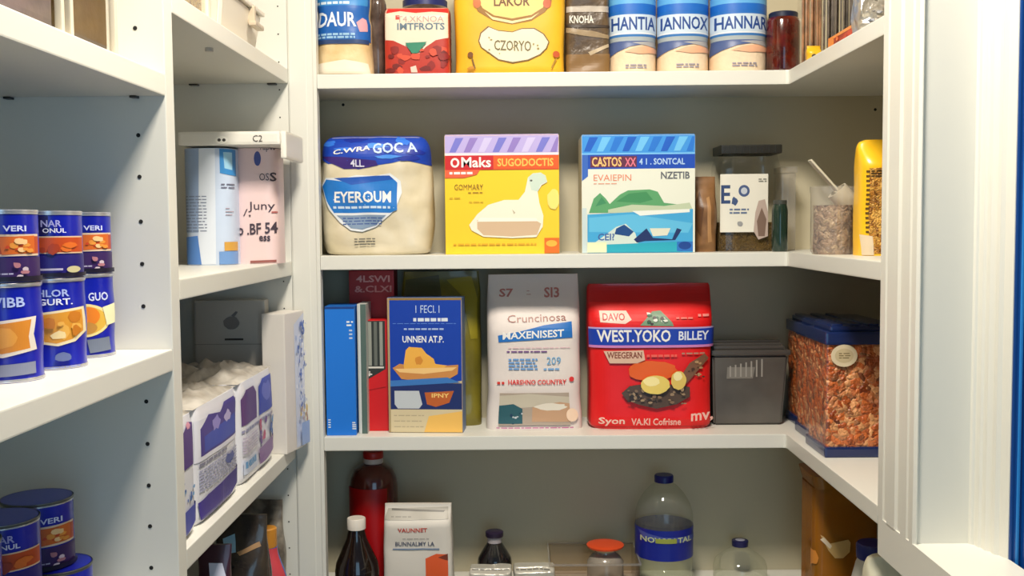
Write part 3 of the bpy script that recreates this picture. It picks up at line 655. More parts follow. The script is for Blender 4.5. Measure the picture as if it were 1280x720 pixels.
jar('spice_jar', 'blue-lidded dark jar behind the red and white pack', 496, 562, -6, 2.0, tA, dk, mat('deep_blue_lid', (40, 50, 110), .4), .03)
# red and white pack
def sq(v, w, d): return w*(1-.04*sm(.95, 1, v)), max(.004, d*(1-.5*sm(.85, 1, v))), 7
r, W, H, a, b = soft_pack('tomato_pack', 'red and white carton pack with a green diamond on the top shelf', 'pack', (480, 562, 8, 87), 1.925, tA, .06, mat('pack_edge', (196, 96, 70), .4), sq, .0006, 20)
a.rect(482, 9, 560, 84, (224, 212, 190)); a.poly([(483, 9), (560, 9), (560, 15), (540, 13), (520, 15), (500, 12), (483, 15)], (204, 44, 40)); a.rect(495, 18, 500, 23, (200, 60, 50))
a.text("T4.XKNOA", 497, 19, 555, 26, (186, 148, 140), False); a.text("IMTFROTS", 497, 27, 556, 35, (96, 116, 132), True)
a.poly([(482, 46), (492, 47), (508, 54), (520, 66), (532, 55), (545, 47), (560, 44), (560, 85), (482, 85)], (176, 46, 30)); a.speck(484, 58, 558, 82, 20, [(136, 28, 22), (206, 74, 46), (110, 24, 20)], (4, 9), 5)
a.poly([(507, 50), (534, 49), (522, 62), (515, 62)], (40, 124, 96)); a.poly([(513, 78), (520, 76), (522, 84), (514, 84)], (226, 190, 176)); a.done('printed_front', r)
# yellow bag
def yb_(v, w, d): return w*(1-.015*math.sin(v*8)), max(.004, d*(1-.6*sm(.8, 1, v))*(1-.1*sm(.05, 0, v))), 5
r, W, H, a, b = soft_pack('flour_bag', 'big yellow bag with a white bean-shaped label on the top shelf', 'bag', (567, 706, -60, 89), 1.92, tA, .09,
    mat('yellow_paper', (240, 184, 40), .45, bump=.1, bscale=20, rgb2=(232, 170, 34), vscale=9), yb_, .0016, 14, seed=4)
BR = (150, 104, 36)
a.poly([(592, 0), (598, 12), (616, 23), (640, 28), (664, 24), (680, 14), (688, 4), (690, -10), (592, -10)], BR); a.poly([(598, -2), (604, 8), (618, 17), (640, 21), (664, 17), (678, 8), (682, -2)], (240, 202, 120)); a.poly([(606, 12), (616, 19), (640, 24), (664, 20), (674, 14), (664, 22), (640, 27), (616, 22)], (250, 226, 160))
a.text("LAKOR", 618, -6, 662, 6, (104, 66, 26)); a.ell(597, 2, 5, 6, (196, 110, 60)); a.ell(683, 3, 5, 6, (190, 96, 60))
ring = [(597, 48), (600, 38), (610, 30), (622, 35), (640, 37), (652, 33), (668, 33), (680, 40), (687, 50), (684, 58), (676, 66), (660, 73), (640, 76), (622, 72), (610, 63), (600, 56)]
a.poly(ring, (120, 92, 50)); cxr, cyr = 642, 53; a.poly([(cxr+(x-cxr)*.965, cyr+(y-cyr)*.93) for x, y in ring], (242, 228, 190))
a.text("CZORYO", 617, 47, 664, 60, (112, 100, 70), True, -2); a.speck(606, 44, 682, 64, 10, [(160, 140, 96)], (1, 2), 3)
a.ell(587, 65, 3.5, 3.5, (120, 76, 40)); a.poly([(588, 69), (592, 82), (594, 82), (590, 69)], (120, 90, 40)); a.ell(695, 65, 4, 4, (196, 90, 50)); a.poly([(694, 70), (688, 82), (690, 82), (696, 70)], (170, 130, 50)); a.blob(588, 82, 6, 3, (190, 130, 40), .4, 12, 2)
a.done('printed_front', r)
# brown pouch
r, W, H, a, b = soft_pack('bean_pouch', 'clear pouch of dark brown beans beside the big yellow bag', 'bag', (707, 762, -40, 87), 1.945, tA, .06,
    mat('brown_beans', (112, 88, 58), .35, coat=.4, bump=.4, bscale=70, rgb2=(78, 60, 40), vscale=12), sq, .003, 34, seed=9)
a.rect(708, 5, 761, 12, (176, 164, 150)); a.text("KNOHA", 712, 16, 742, 25, (226, 220, 206)); a.poly([(708, 30), (740, 34), (761, 40), (761, 44), (730, 40), (708, 36)], (150, 128, 96)); a.poly([(708, 26), (761, 28), (761, 31), (708, 29)], (60, 46, 34)); a.poly([(708, 62), (761, 62), (761, 86), (708, 86)], (128, 96, 54)); a.poly([(735, 60), (760, 50), (760, 54), (738, 64)], (180, 160, 130)); a.done('printed_front', r)
# dark red jar
wine = mat('red_preserve', (98, 24, 12), .15, coat=.7, rgb2=(50, 14, 12), vscale=35)
jar('preserve_jar', 'dark red preserve jar right of the blue-labelled jars', 963, 1005, 12, 1.905, tA, wine, mat('black_blue_lid', (26, 34, 62), .35), .03)
# spaghetti-like sticks packets on the right wing
def sticks(label, x0, x1, yt, Yf, m, n, seed, capm=None):
    cx, W, H = spot(x0, x1, yt, Yf, tA)
    r = thing('stick_packet', label, 'packet', (cx, Yf+.02, tA)); rr = random.Random(seed)
    t = bmesh.new()
    for i in range(n):
        x = -W/2+.003+(W-.006)*(i+.5)/n; y = rr.uniform(-.008, .008); rad = W/n*.52
        lathe([(0, 0), (rad, 0), (rad, H*rr.uniform(.9, .97)), (0, H*.97)], 8, t, 0, x, y)
    link('sticks', t, m, r, True)['kind'] = 'stuff'
    t = bmesh.new(); bx(t, -W/2, W/2, -.018, .018, 0, H, .004); link('clear_wrap', t, FILM, r)
    return r
sticks('packet of tan sticks right behind the dark red jar', 1003, 1032, -25, 1.845, mat('tan_stick', (176, 122, 76), .5, var=.4, vscale=40), 9, 1)
sticks('packet of thin dark grey-brown sticks above the orange box', 1033, 1072, -40, 1.775, mat('dark_stick', (96, 84, 72), .5, var=.4, vscale=60), 16, 2)
r = thing('spice_box', 'small orange-red box lying along the top right shelf edge', 'box', (.531, 1.665, tA), -math.pi/2)
link('carton', B(-.078, .078, -.016, .016, 0, .027, .001), mat('orange_red_card', (206, 76, 34), .45, var=.3, vscale=30), r)
a = Art(Flat(.156, .027, -.016), (0, 0, 100, 17), False, .00006)
a.rect(0, 0, 20, 17, (232, 140, 56)); a.rect(20, 0, 100, 3, (236, 150, 70)); a.speck(26, 4, 96, 15, 10, [(150, 40, 26), (226, 110, 40)], (2, 5), 3); a.done('printed_front', r)
r, W, H, a, b = soft_pack('snack_sachet', 'tiny yellow sachet at the bend of the top shelf', 'sachet', (1010, 1028, 56, 76), 1.79, tA, .02, mat('yellow_sachet', (226, 176, 30), .35), pouch, .003, 60)
a.ell(1017, 71, 3, 3, (70, 60, 40)); a.done('printed_front', r)
foil = mat('silver_foil', (198, 192, 182), .28, metal=.75, bump=1., bscale=55)
r, W, H, a, b = soft_pack('foil_pouch', 'crinkled silver foil pouch at the right end of the top shelf', 'bag', (1077, 1120, -50, 55), 1.53, tA, .05, foil, sq, .007, 55, seed=5)
a.speck(1087, -20, 1120, 48, 30, [(90, 92, 96), (150, 140, 124), (60, 66, 80)], (2, 5), 7, .6); a.done('printed_front', r)

# ================================================================== BOTTOM SHELF (D)
def bottle(name, label, x0, x1, yt, Yf, prof, m, capm, capprof, cat='bottle', extra=None):
    cx, W, H = spot(x0, x1, yt, Yf, tD); R = W/2
    r = thing(name, label, cat, (cx, Yf+R, tD))
    link('bottle_body', lathe([(q*R, z*H) for q, z in prof], 48), m, r, True, 60)
    link('cap', lathe([(q*R, z*H) for q, z in capprof], 32), capm, r, True)
    return r, R, H
# red jug
redjuice = clear('red_juice_plastic', (120, 26, 20), .08, .12, .55)
r, R, H = bottle('juice_bottle', 'tall dark red juice bottle with red cap at the back left', 432, 494, 570, 1.992,
    [(0, 0), (.9, 0), (1, .03), (1, .62), (.99, .74), (.93, .80), (.78, .86), (.5, .895), (.36, .905), (.36, .93), (0, .93)],
    mat('red_brown_juice', (92, 34, 26), .12, coat=.7), mat('red_cap', (170, 30, 24), .35), [(.40, .945), (.42, .95), (.42, .99), (.38, 1.), (0, 1.)])
link('neck_ring', lathe([(.37*R, .905*H), (.40*R, .91*H), (.40*R, .944*H), (.37*R, .946*H)], 32), mat('white_ring', (206, 190, 180), .4), r, True)
t = bmesh.new(); rings = []
for z in (.05*H, .62*H, .745*H):
    rings.append([t.verts.new((1.012*R*math.cos(math.radians(a_)), 1.012*R*math.sin(math.radians(a_)), z)) for a_ in range(195, 315, 5)])
for A_, B_ in zip(rings, rings[1:]):
    for i in range(len(A_)-1): t.faces.new((A_[i], A_[i+1], B_[i+1], B_[i])).smooth = True
link('label', t, mat('bright_red_label', (172, 8, 12), .4), r, True)
# soy bottle
r, R, H = bottle('sauce_bottle', 'dark sauce bottle with white cap at the bottom left', 414, 470, 655, 1.905,
    [(0, 0), (.9, 0), (1, .03), (1, .34), (.94, .44), (.70, .59), (.46, .74), (.38, .84), (.37, .88), (0, .88)], mat('soy_dark', (26, 16, 14), .12, coat=.8),
    mat('white_cap', (226, 218, 206), .4), [(.40, .86), (.42, .865), (.42, .99), (.39, 1.), (0, 1.)])
# white bag
def fold(v, w, d): return w*(1-.02*sm(.5, .8, v)-.02*v), max(.005, d*(1-.8*sm(.78, 1, v))), 6
r, W, H, a, b = soft_pack('coffee_bag', 'white folded bag with red lettering on the bottom shelf', 'bag', (478, 566, 634, 790), 1.925, tD, .055, mat('white_matte_film', (218, 212, 202), .5, bump=.1, bscale=30), fold, .002, 22, seed=14)
a.poly([(483, 640), (562, 638), (562, 656), (479, 657)], (178, 172, 160)); a.poly([(488, 640), (558, 643), (556, 646), (488, 643)], (110, 106, 98)); a.lines(488, 650, 514, 654, 1, (150, 146, 136), 2)
a.text("VAUNNET", 497, 669, 535, 676, (196, 80, 64), True); a.lines(503, 686, 538, 688, 1, (150, 146, 140), 1); a.text("BUNNALMY LA", 494, 692, 544, 699, (96, 100, 116), True); a.rect(491, 703, 550, 705, (120, 140, 170))
a.poly([(532, 720), (546, 712), (560, 713), (560, 760), (532, 760)], (222, 90, 40)); a.poly([(548, 718), (560, 712), (560, 724)], (120, 50, 30)); a.done('printed_front', r)
# dark bottle
r, R, H = bottle('vinegar_bottle', 'dark narrow-necked bottle with purple-black cap behind the foil packs', 596, 640, 670, 1.97,
    [(0, 0), (.9, 0), (1, .03), (1, .42), (.95, .52), (.72, .64), (.46, .77), (.40, .80), (.40, .90), (0, .90)], mat('ink_dark_glass', (26, 24, 26), .12, coat=.8),
    mat('purple_black_cap', (36, 24, 52), .35), [(.42, .895), (.50, .90), (.52, .915), (.52, .985), (.46, 1), (0, 1)])
link('neck_band', lathe([(.41*R, .79*H), (.415*R, .84*H), (.43*R, .895*H)], 24), mat('pale_band', (176, 168, 172), .4), r, True)
# foil packs
for i, (x0, x1, yt, lb) in enumerate([(587, 640, 713, 'silver wrapped pack in front of the dark narrow-necked bottle'), (642, 694, 711, 'silver wrapped pack left of the clear bin')]):
    r, W, H, a, b = soft_pack('wrapped_pack', lb, 'pack', (x0, x1, yt, 790), 1.925, tD, .05, mat('pale_foil', (206, 202, 190), .3, metal=.3, bump=.8, bscale=50), sq, .004, 45, seed=i*7., group='silver wrapped packs on the bottom shelf')
    a.lines(x0+3, 714, x1-3, 717, 1, (120, 118, 110), 2, i); a.done('printed_front', r)
# clear bin with orange-lidded jar in it
p0 = at(688, 706, 1.935); p1 = at(800, 706, 1.935)
cx = (p0.x+p1.x)/2; W = p1.x-p0.x; H = p0.z-tD
r = thing('plastic_bin', 'clear open plastic bin around the orange-capped bottle', 'bin', (cx, 2.0, tD))
t = bmesh.new(); y0, y1, th = -.062, .070, .002
bx(t, -W/2, W/2, y0, y0+th, 0, H); bx(t, -W/2, W/2, y1-th, y1, 0, H*1.0); bx(t, -W/2, -W/2+th, y0+th, y1-th, 0, H); bx(t, W/2-th, W/2, y0+th, y1-th, 0, H); bx(t, -W/2+th, W/2-th, y0+th, y1-th, 0, th)
link('bin_body', t, clear('bin_plastic', (246, 241, 236), .12, .05), r)
t = bmesh.new(); ro = [(-W/2-.003, y0-.003), (W/2+.003, y0-.003), (W/2+.003, y1+.003), (-W/2-.003, y1+.003)]; ri = [(-W/2, y0), (W/2, y0), (W/2, y1), (-W/2, y1)]
g = [[t.verts.new((x, y, z)) for x, y in q] for q, z in ((ro, H-.003), (ro, H+.0005), (ri, H+.0005), (ri, H-.003))]
for k in range(4):
    for q in range(4): t.faces.new((g[k][q], g[k][(q+1) % 4], g[(k+1) % 4][(q+1) % 4], g[(k+1) % 4][q]))
link('rim', t, CLRM, r)
tDD = tD+.0025
cx, W, H = spot(735, 781, 686, 1.965, tD)
r = thing('sauce_bottle', 'clear bottle with wide orange cap standing in the clear bin', 'bottle', (cx, 1.985+.004, tDD)); R = W/2
link('bottle_body', lathe([(0, 0), (.9*R, 0), (R, .004), (R, H*.6), (.8*R, H*.72), (.55*R, H*.80), (.5*R, H*.9), (0, H*.9)], 40), mat('pale_grey_sauce', (150, 142, 130), .2, coat=.5), r, True)
link('neck_band', lathe([(.51*R, .83*H), (.53*R, .84*H), (.53*R, .92*H)], 32), mat('cream_band', (220, 200, 150), .4), r, True)
link('cap', lathe([(.56*R, .90*H), (.80*R, .92*H), (1.0*R, .945*H), (1.02*R, .985*H), (.9*R, .995*H), (.86*R, H*1.0), (.4*R, H*1.0), (0, H)], 40), mat('orange_cap', (216, 74, 30), .35), r, True)
# water bottle
wat = clear('water_bottle_plastic', (249, 250, 245), .08, .07, .06)
r, R, H = bottle('water_bottle', 'large clear water bottle with dark blue cap and blue label', 798, 872, 602, 1.955,
    [(0, 0), (.86, 0), (.97, .02), (1, .05), (.96, .14), (1, .2), (1, .60), (.99, .66), (.90, .74), (.70, .83), (.46, .90), (.30, .925), (.29, .94), (0, .94)], wat,
    mat('navy_cap', (18, 26, 110), .35), [(.29, .932), (.33, .936), (.33, .99), (.30, 1), (0, 1)])
t = lathe([(1.008*R, .28*H), (1.008*R, .555*H)], 48); link('label', t, mat('deep_blue_label', (20, 36, 140), .35), r, True)
b = Body(H, lambda v: (R*1.012, R*1.012, 2)); bot = 602+H*F/1.955; a = Art(b, (798, 602, 872, bot), True)
a.poly([(800, 668), (812, 671), (830, 674), (871, 675), (871, 682), (826, 681), (806, 678)], (70, 84, 160)); a.text("NOWYN TAL", 803, 675, 866, 682, (196, 206, 160), True); a.poly([(820, 676), (846, 676), (846, 682), (820, 682)], (150, 160, 70)); a.done('printed_band', r)
link('water', lathe([(0, .006), (.9*R, .006), (.95*R, .1*H), (.95*R, .58*H), (0, .58*H)], 40), clear('water_tint', (250, 251, 247), .05, .0), r, True)
# small clear bottle
r, R, H = bottle('water_bottle', 'smaller clear bottle with dark cap right of the large water bottle', 898, 966, 685, 1.99,
    [(0, 0), (.9, 0), (1, .03), (1, .32), (.93, .46), (.72, .60), (.46, .73), (.27, .82), (.23, .87), (.23, .93), (0, .93)], wat,
    mat('ink_blue_cap', (24, 24, 78), .35), [(.25, .84), (.30, .845), (.31, .985), (.26, 1), (0, 1)])
link('cap_disc', lathe([(0, 1.001*H), (.18*R, 1.001*H), (.16*R, 1.006*H), (0, 1.006*H)], 24), mat('pale_disc', (170, 172, 196), .4), r, True)
# amber canister
cx, W, H = spot(1018, 1100, 612, 1.80, tD)
r = thing('canister', 'square amber see-through canister with flared lid at the bottom right', 'canister', (cx, 1.80+.05, tD))
amb = clear('amber_plastic', (214, 146, 40), .1, .1, .35)
link('canister_body', Body(H, lambda v: (W/2, .05, 7)).mesh(10, 64), amb, r, True)
link('contents', Body(H*.30, lambda v: (W/2*.9, .043, 5), .006, 40).mesh(12, 64), nutty('amber_chunks', [(150, 84, 20), (206, 138, 60), (120, 60, 14), (186, 110, 36)], 60), r, True)
link('inner_bag', Body(H*.97, lambda v: (W/2*.9, .043, 5), .004, 25).mesh(20, 64), mat('amber_fill', (168, 120, 36), .5, bump=.3, bscale=30, rgb2=(136, 92, 24), vscale=10), r, True)
t = Body(.024, lambda v: (W/2*(1.0+.12*v-.03), .052*(1.0+.08*v), 7)).mesh(6, 64); o = link('lid', t, amb, r, True); o.location = (0, 0, H)
b = Body(H, lambda v: (W/2+.001, .051, 7)); a = Art(b, (1018, 612, 1100, 612+H*F/1.80), True)
a.poly([(1026, 670), (1030, 672), (1038, 681), (1060, 676), (1063, 680), (1062, 692), (1054, 700), (1044, 700), (1036, 690)], (206, 172, 110)); a.poly([(1030, 673), (1040, 684), (1038, 688), (1026, 676)], (232, 216, 190)); a.blob(1018, 700, 7, 12, (206, 132, 52), .3, 14, 4); a.blob(1008, 702, 5, 14, (120, 64, 14), .3, 14, 5); a.done('label', r)
# blue-lidded tub and white bag
cx, W, H = spot(1072, 1116, 688, 1.66, tD)
r = thing('milk_bottle', 'white bottle with big dark blue cap under the right ledge', 'bottle', (cx+.01, 1.70, tD)); R = W/2
link('bottle_body', lathe([(0, 0), (R*1.25, 0), (R*1.3, .01), (R*1.3, H*.6), (R*1.0, H*.8), (R*.85, H*.86), (0, H*.86)], 40), mat('milk_white', (214, 214, 206), .4), r, True)
link('cap', lathe([(R*.9, H*.85), (R*.96, H*.86), (R*.98, H*.98), (R*.9, H), (0, H)], 40), mat('royal_blue_cap', (18, 36, 120), .3), r, True)
r, W, H, a, b = soft_pack('sugar_bag', 'cream paper bag top at the bottom right corner below the ledge', 'bag', (1092, 1150, 704, 800), 1.50, tD, .08, mat('cream_paper', (226, 222, 196), .5, bump=.2, bscale=30), bagtop, .003, 25)
a.lines(1100, 716, 1130, 720, 1, (180, 190, 140), 1.5); a.done('printed_front', r)

# ================================================================== LEFT MIDDLE BAY
# top: grain tub and cream bin
r = thing('storage_tub', 'clear tub of golden grain on the upper left corner shelf', 'tub', (XL-.075, 1.40, ltA))
t = bmesh.new(); bx(t, -.06, .055, -.06, .06, .003, .13, .006); bmesh.ops.subdivide_edges(t, edges=t.edges[:], cuts=3, use_grid_fill=True)
link('grain', t, nutty('golden_grain', [(120, 90, 34), (206, 176, 100), (160, 126, 56), (226, 206, 150)], 130), r, True)
t = bmesh.new(); bx(t, -.065, .06, -.065, .065, 0, .16, .006); link('tub_body', t, CLRM, r); t = bmesh.new(); bx(t, .05, .065, .055, .068, 0, .16, .003); link('corner_rib', t, mat('pale_rib', (226, 214, 190), .4), r)
bmat_ = mat('cream_bin_plastic', (230, 222, 206), .45)
r = thing('storage_bin', 'cream plastic bin with side handle on the upper left corner shelf', 'bin', (XL-.10, 1.68, ltA))
t = bmesh.new(); zt = .045
lo = [t.verts.new(p) for p in ((-.08, -.11, 0), (.07, -.11, 0), (.07, .10, 0), (-.08, .10, 0))]; hi = [t.verts.new(p) for p in ((-.09, -.125, zt+.03), (.082, -.125, zt+.03), (.082, .11, zt+.03), (-.09, .11, zt+.03))]
for i in range(4): t.faces.new((lo[i], lo[(i+1) % 4], hi[(i+1) % 4], hi[i]))
t.faces.new(lo[::-1]); t.faces.new(hi); bmesh.ops.bevel(t, geom=t.edges[:], offset=.006, segments=3, affect='EDGES'); link('bin_body', t, bmat_, r, True)
t = bmesh.new(); bx(t, -.094, .086, -.129, .114, zt+.027, zt+.034, .002); link('rim', t, bmat_, r)
t = bmesh.new(); bx(t, .082, .094, .02, .075, zt-.004, zt+.004, .003); bx(t, .078, .09, .03, .04, zt, zt+.03, .003); link('handle', t, mat('tan_handle', (196, 180, 156), .4), r)

# pink/blue tubs in a lidded box on middle left shelf
cx, W, H = spot(226, 289, 185, 1.73, ltB)
r = thing('flour_canister', 'blue-white round canister nearest on the left corner shelf beside the pink one', 'canister', (cx, 1.73+W/2, ltB))
b = Body(H, lambda v: (W/2, W/2, 3.)); bm = b.mesh(20, 72); link('canister_body', bm, mat('pale_blue_label', (196, 210, 232), .4), r, True)
a = Art(b, (226, 185, 289, 331), True)
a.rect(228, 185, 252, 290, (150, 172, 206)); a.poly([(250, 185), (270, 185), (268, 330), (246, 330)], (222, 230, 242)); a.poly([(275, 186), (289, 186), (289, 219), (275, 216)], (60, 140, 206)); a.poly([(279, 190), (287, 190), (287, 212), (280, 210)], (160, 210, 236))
a.lines(230, 243, 258, 290, 12, (120, 130, 156), 1.2); a.poly([(227, 296), (246, 294), (250, 330), (227, 330)], (86, 132, 200)); a.rect(278, 302, 289, 313, (206, 156, 70)); a.rect(272, 314, 289, 330, (110, 150, 206)); a.lines(276, 228, 288, 236, 2, (110, 110, 130), 1.5); a.lines(280, 258, 287, 270, 3, (170, 150, 160), 1)
a.done('label', r)
cx, W, H = spot(291, 346, 185, 1.775, ltB)
r = thing('flour_canister', 'pink canister with dark scribbled writing beside the corner post', 'canister', (cx, 1.775+W/2, ltB))
b = Body(H, lambda v: (W/2, W/2, 4.)); link('canister_body', b.mesh(20, 72), mat('pale_pink_label', (232, 204, 202), .4), r, True)
a = Art(b, (289, 183, 346, 326), True); K = (70, 58, 70)
a.ell(322, 196, 4.5, 9, (70, 84, 150)); a.text("rapw", 326, 180, 344, 188, K, False); a.text("OS", 324, 214, 336, 223, K, False); a.text("S", 337, 213, 344, 224, K); a.text("Juny", 309, 249, 342, 262, K, False); a.text("/,", 302, 258, 312, 268, K, False)
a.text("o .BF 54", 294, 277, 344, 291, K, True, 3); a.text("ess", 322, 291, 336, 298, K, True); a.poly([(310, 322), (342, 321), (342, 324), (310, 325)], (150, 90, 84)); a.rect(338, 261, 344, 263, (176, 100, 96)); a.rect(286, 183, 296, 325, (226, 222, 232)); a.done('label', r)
# one long shared lid resting over both canisters
r = thing('shared_lid', 'long cream plastic lid laid over the blue-white and pink canisters', 'tray', (0, 0, 0))
YL = 1.715
t = bmesh.new(); x0 = at(222, 175, YL).x; x1 = at(350, 175, YL).x; zr = ltB+max(H, spot(226, 289, 185, 1.73, ltB)[2])+.0008; zq = at(290, 164, YL).z
bx(t, x0, x1, YL, 1.86, zr, zq, .005); lidm = mat('cream_lid_plastic', (228, 224, 214), .4, bump=.1)
r.location = ((x0+x1)/2, 1.78, zr)
o = link('lid_body', t, lidm, r); o.location = -r.location
t = bmesh.new(); bx(t, x1-.002, x1+.008, YL+.01, 1.86, zr-.022, zq+.001, .004); o = link('clip', t, lidm, r); o.location = -r.location

class LidF:
    def surf(s, u, v, off=0.): p = at(220+u*140, 190-v*30, YL); return Vector((p.x, YL-off, p.z))
a = Art(LidF(), (220, 160, 360, 190), False); a.ell(277, 175, 8, 5, (238, 234, 224)); a.ell(274, 175, 2.2, 2, (60, 56, 50)); a.ell(280, 175, 2.2, 2, (60, 56, 50)); a.text("C2", 316, 169, 328, 177, (80, 70, 64), False)
a.done('printed_marks', r)

# C' shelf: white packs facing the room with purple windows
WH = mat('white_pack_film', (226, 226, 232), .35, coat=.2, bump=.15, bscale=25)
crk = mat('grey_crinkled_film', (216, 210, 200), .3, coat=.3, bump=.8, bscale=28, rgb2=(168, 160, 148), vscale=22)
PU = (70, 58, 140)
def napkin(y0, y1, H, label, art, seed):
    W = y1-y0; dep = .20
    r = thing('napkin_pack', label, 'pack', (XL-.012-dep/2, (y0+y1)/2, ltC), math.pi/2, 'white napkin packs with purple windows')
    b = Body(H, lambda v: (W/2*.985*(1-.02*sm(.05, 0, v)), dep/2*(1-.06*sm(.06, 0, v)-.03*sm(.9, 1, v)), 9), .002, 14, seed)
    link('wrapper', b.mesh(24, 96), WH, r, True, 60)
    # crinkled grey film gathered on top
    t = bmesh.new(); nx, ny = 14, 22; g = []
    for i in range(nx+1):
        row = []
        for j in range(ny+1):
            x = -W/2*.97+W*.97*i/nx; y = -dep/2*.95+dep*.95*j/ny
            k = math.sin(math.pi*i/nx)**.4*math.sin(math.pi*j/ny)**.4
            z = H+k*(.012+.012*noise.noise(Vector((x*30, y*70, seed)))+.006*math.sin(y*160+x*40))
            row.append(t.verts.new((x, y, z)))
        g.append(row)
    for i in range(nx):
        for j in range(ny): t.faces.new((g[i][j], g[i+1][j], g[i+1][j+1], g[i][j+1])).smooth = True
    link('folded_top', t, crk, r, True, 70)
    a = Art(b, (0, 0, 100, 100*H/W), True); art(a, 100*H/W); a.done('printed_front', r)
def art1(a, h):
    a.rect(4, h*.10, 96, h*.46, (228, 228, 238)); a.poly([(10, h*.42), (10, h*.18), (26, h*.09), (50, h*.13), (60, h*.06), (84, h*.06), (92, h*.15), (92, h*.42)], PU); a.poly([(16, h*.40), (16, h*.26), (50, h*.24), (86, h*.22), (88, h*.40)], (58, 78, 176)); a.blob(40, h*.2, 12, 6, (150, 140, 206), .5, 12, 3); a.blob(66, h*.2, 10, 5, (190, 180, 220), .5, 12, 4)
    a.lines(8, h*.47, 62, h*.51, 1, (130, 130, 150), 2, 2); a.lines(8, h*.53, 90, h*.72, 7, (168, 170, 196), 1.3, 3); a.blob(70, h*.6, 16, 5, (90, 100, 160), .5, 12, 5)
    a.poly([(8, h*.96), (6, h*.80), (20, h*.77), (96, h*.74), (96, h*.88), (70, h*.95), (40, h*.98)], PU); a.rect(50, h*.76, 52, h*.95, (96, 84, 160))
def art2(a, h):
    a.poly([(6, h*.42), (6, h*.16), (14, h*.08), (36, h*.08), (44, h*.16), (44, h*.42)], (92, 60, 120)); a.poly([(50, h*.42), (50, h*.12), (62, h*.06), (94, h*.06), (96, h*.42)], (52, 70, 176)); a.blob(72, h*.2, 16, 9, (100, 110, 200), .5, 12, 8)
    a.lines(6, h*.46, 94, h*.50, 1, (150, 150, 180), 2); a.speck(50, h*.5, 70, h*.7, 8, [(190, 90, 120), (120, 90, 150)], (3, 5), 5); a.speck(78, h*.5, 94, h*.72, 9, [(80, 140, 200), (60, 100, 180)], (4, 6), 6); a.lines(6, h*.53, 44, h*.7, 6, (196, 186, 206), 1.2, 9)
    a.poly([(46, h*.76), (96, h*.72), (96, h*.86), (60, h*.92), (46, h*.92)], (140, 110, 160)); a.rect(6, h*.76, 40, h*.9, (206, 214, 232)); a.lines(8, h*.78, 36, h*.84, 3, (110, 160, 206), 2)
def art0(a, h):
    a.poly([(30, h*.42), (30, h*.12), (60, h*.05), (96, h*.08), (96, h*.42)], (84, 56, 128)); a.blob(60, h*.08, 14, 7, (216, 150, 170), .3, 12, 3); a.speck(20, h*.48, 90, h*.7, 10, [(110, 160, 206), (70, 110, 180)], (4, 8), 4); a.poly([(20, h*.98), (10, h*.76), (96, h*.74), (96, h*.88)], (62, 74, 170))
hN = .160
napkin(1.275, 1.352, hN, 'nearest napkin pack, a narrow one against the left divider', art0, 1.)
napkin(1.355, 1.572, hN, 'middle napkin pack with the widest purple and blue window', art1, 5.)
napkin(1.575, 1.795, hN, 'furthest napkin pack with two arched windows, next to the tall white box', art2, 9.)
# tall white box with blue print at the end
r = thing('tissue_box', 'tall white box with blue speckled front next to the corner post', 'box', (-.428, 1.850, ltC), math.pi/2-.22)
W, H, dep = .080, .25, .044
link('carton', B(-W/2, W/2, -dep/2, dep/2, 0, H, .002), mat('white_card', (226, 220, 212), .45), r)
a = Art(Flat(W, H, -dep/2), (0, 0, 100, 134), False)
a.poly([(46, 12), (98, 2), (98, 132), (50, 132)], (212, 218, 234)); a.speck(52, 10, 96, 96, 70, [(110, 130, 190), (170, 186, 220), (90, 120, 190), (240, 240, 244)], (2, 6), 12, .6); a.speck(50, 92, 96, 106, 12, [(216, 186, 110), (180, 150, 140)], (3, 6), 13); a.rect(56, 108, 98, 130, (150, 174, 220))
a.done('printed_front', r)
# pale box lying behind with a grey mark
cx, W, H = spot(252, 352, 378, 1.80, ltC)
r = thing('gift_box', 'pale grey box with a grey fruit-like mark standing behind the napkin packs', 'box', (cx-.03, 1.872, ltC))
link('carton', B(-W/2, W/2-.012, -.015, .015, 0, H, .004), mat('silver_card', (188, 184, 176), .4), r)
a = Art(Flat(W, H, -.015), (252, 378, 352, 570), False); GY = (128, 124, 122)
a.blob(300, 407, 11, 9, GY, .12, 22, 3); a.poly([(300, 398), (306, 392), (309, 393), (304, 400)], GY); a.rect(291, 427, 315, 429.5, (52, 48, 44)); a.rect(247, 434, 352, 435, (150, 146, 138)); a.done('printed_mark', r)

# D' shelf below
def leftitem(y0, y1, H, dep, x_off=.01): return (XL-x_off-dep/2, (y0+y1)/2, ltD), y1-y0
zl_ = ltD
# orange-capped blue bottle
cc = at(338, 690, 1.80)
r = thing('dish_soap_bottle', 'blue and red squeeze bottle with orange cap on the lower left shelf', 'bottle', (cc.x-.004, 1.80, ltD)); hb = at(338, 683, 1.80).z-ltD; hc = at(338, 659, 1.80).z-ltD
link('bottle_body', Body(hb, lambda v: (.033-.017*sm(.6, 1, v), .022-.008*sm(.7, 1, v), 2.5)).mesh(24, 48), mat('blue_red_label', (26, 96, 190), .3), r, True)
b = Body(hb, lambda v: (.0335-.017*sm(.6, 1, v), .0225-.008*sm(.7, 1, v), 2.5)); a = Art(b, (0, 0, 100, 100), True); a.poly([(60, 0), (100, 0), (100, 100), (66, 100), (56, 50)], (206, 70, 80)); a.poly([(0, 0), (12, 0), (14, 60), (0, 100)], (226, 226, 234)); a.done('label', r)
o = link('cap', lathe([(0, 0), (.0155, 0), (.016, .002), (.016, hc-hb-.002), (.014, hc-hb), (0, hc-hb)], 32), mat('amber_cap', (206, 140, 50), .35), r, True); o.location = (0, 0, hb)
blk = mat('black_film', (34, 30, 30), .25, coat=.4, bump=.6, bscale=30, rgb2=(66, 58, 50), vscale=18)
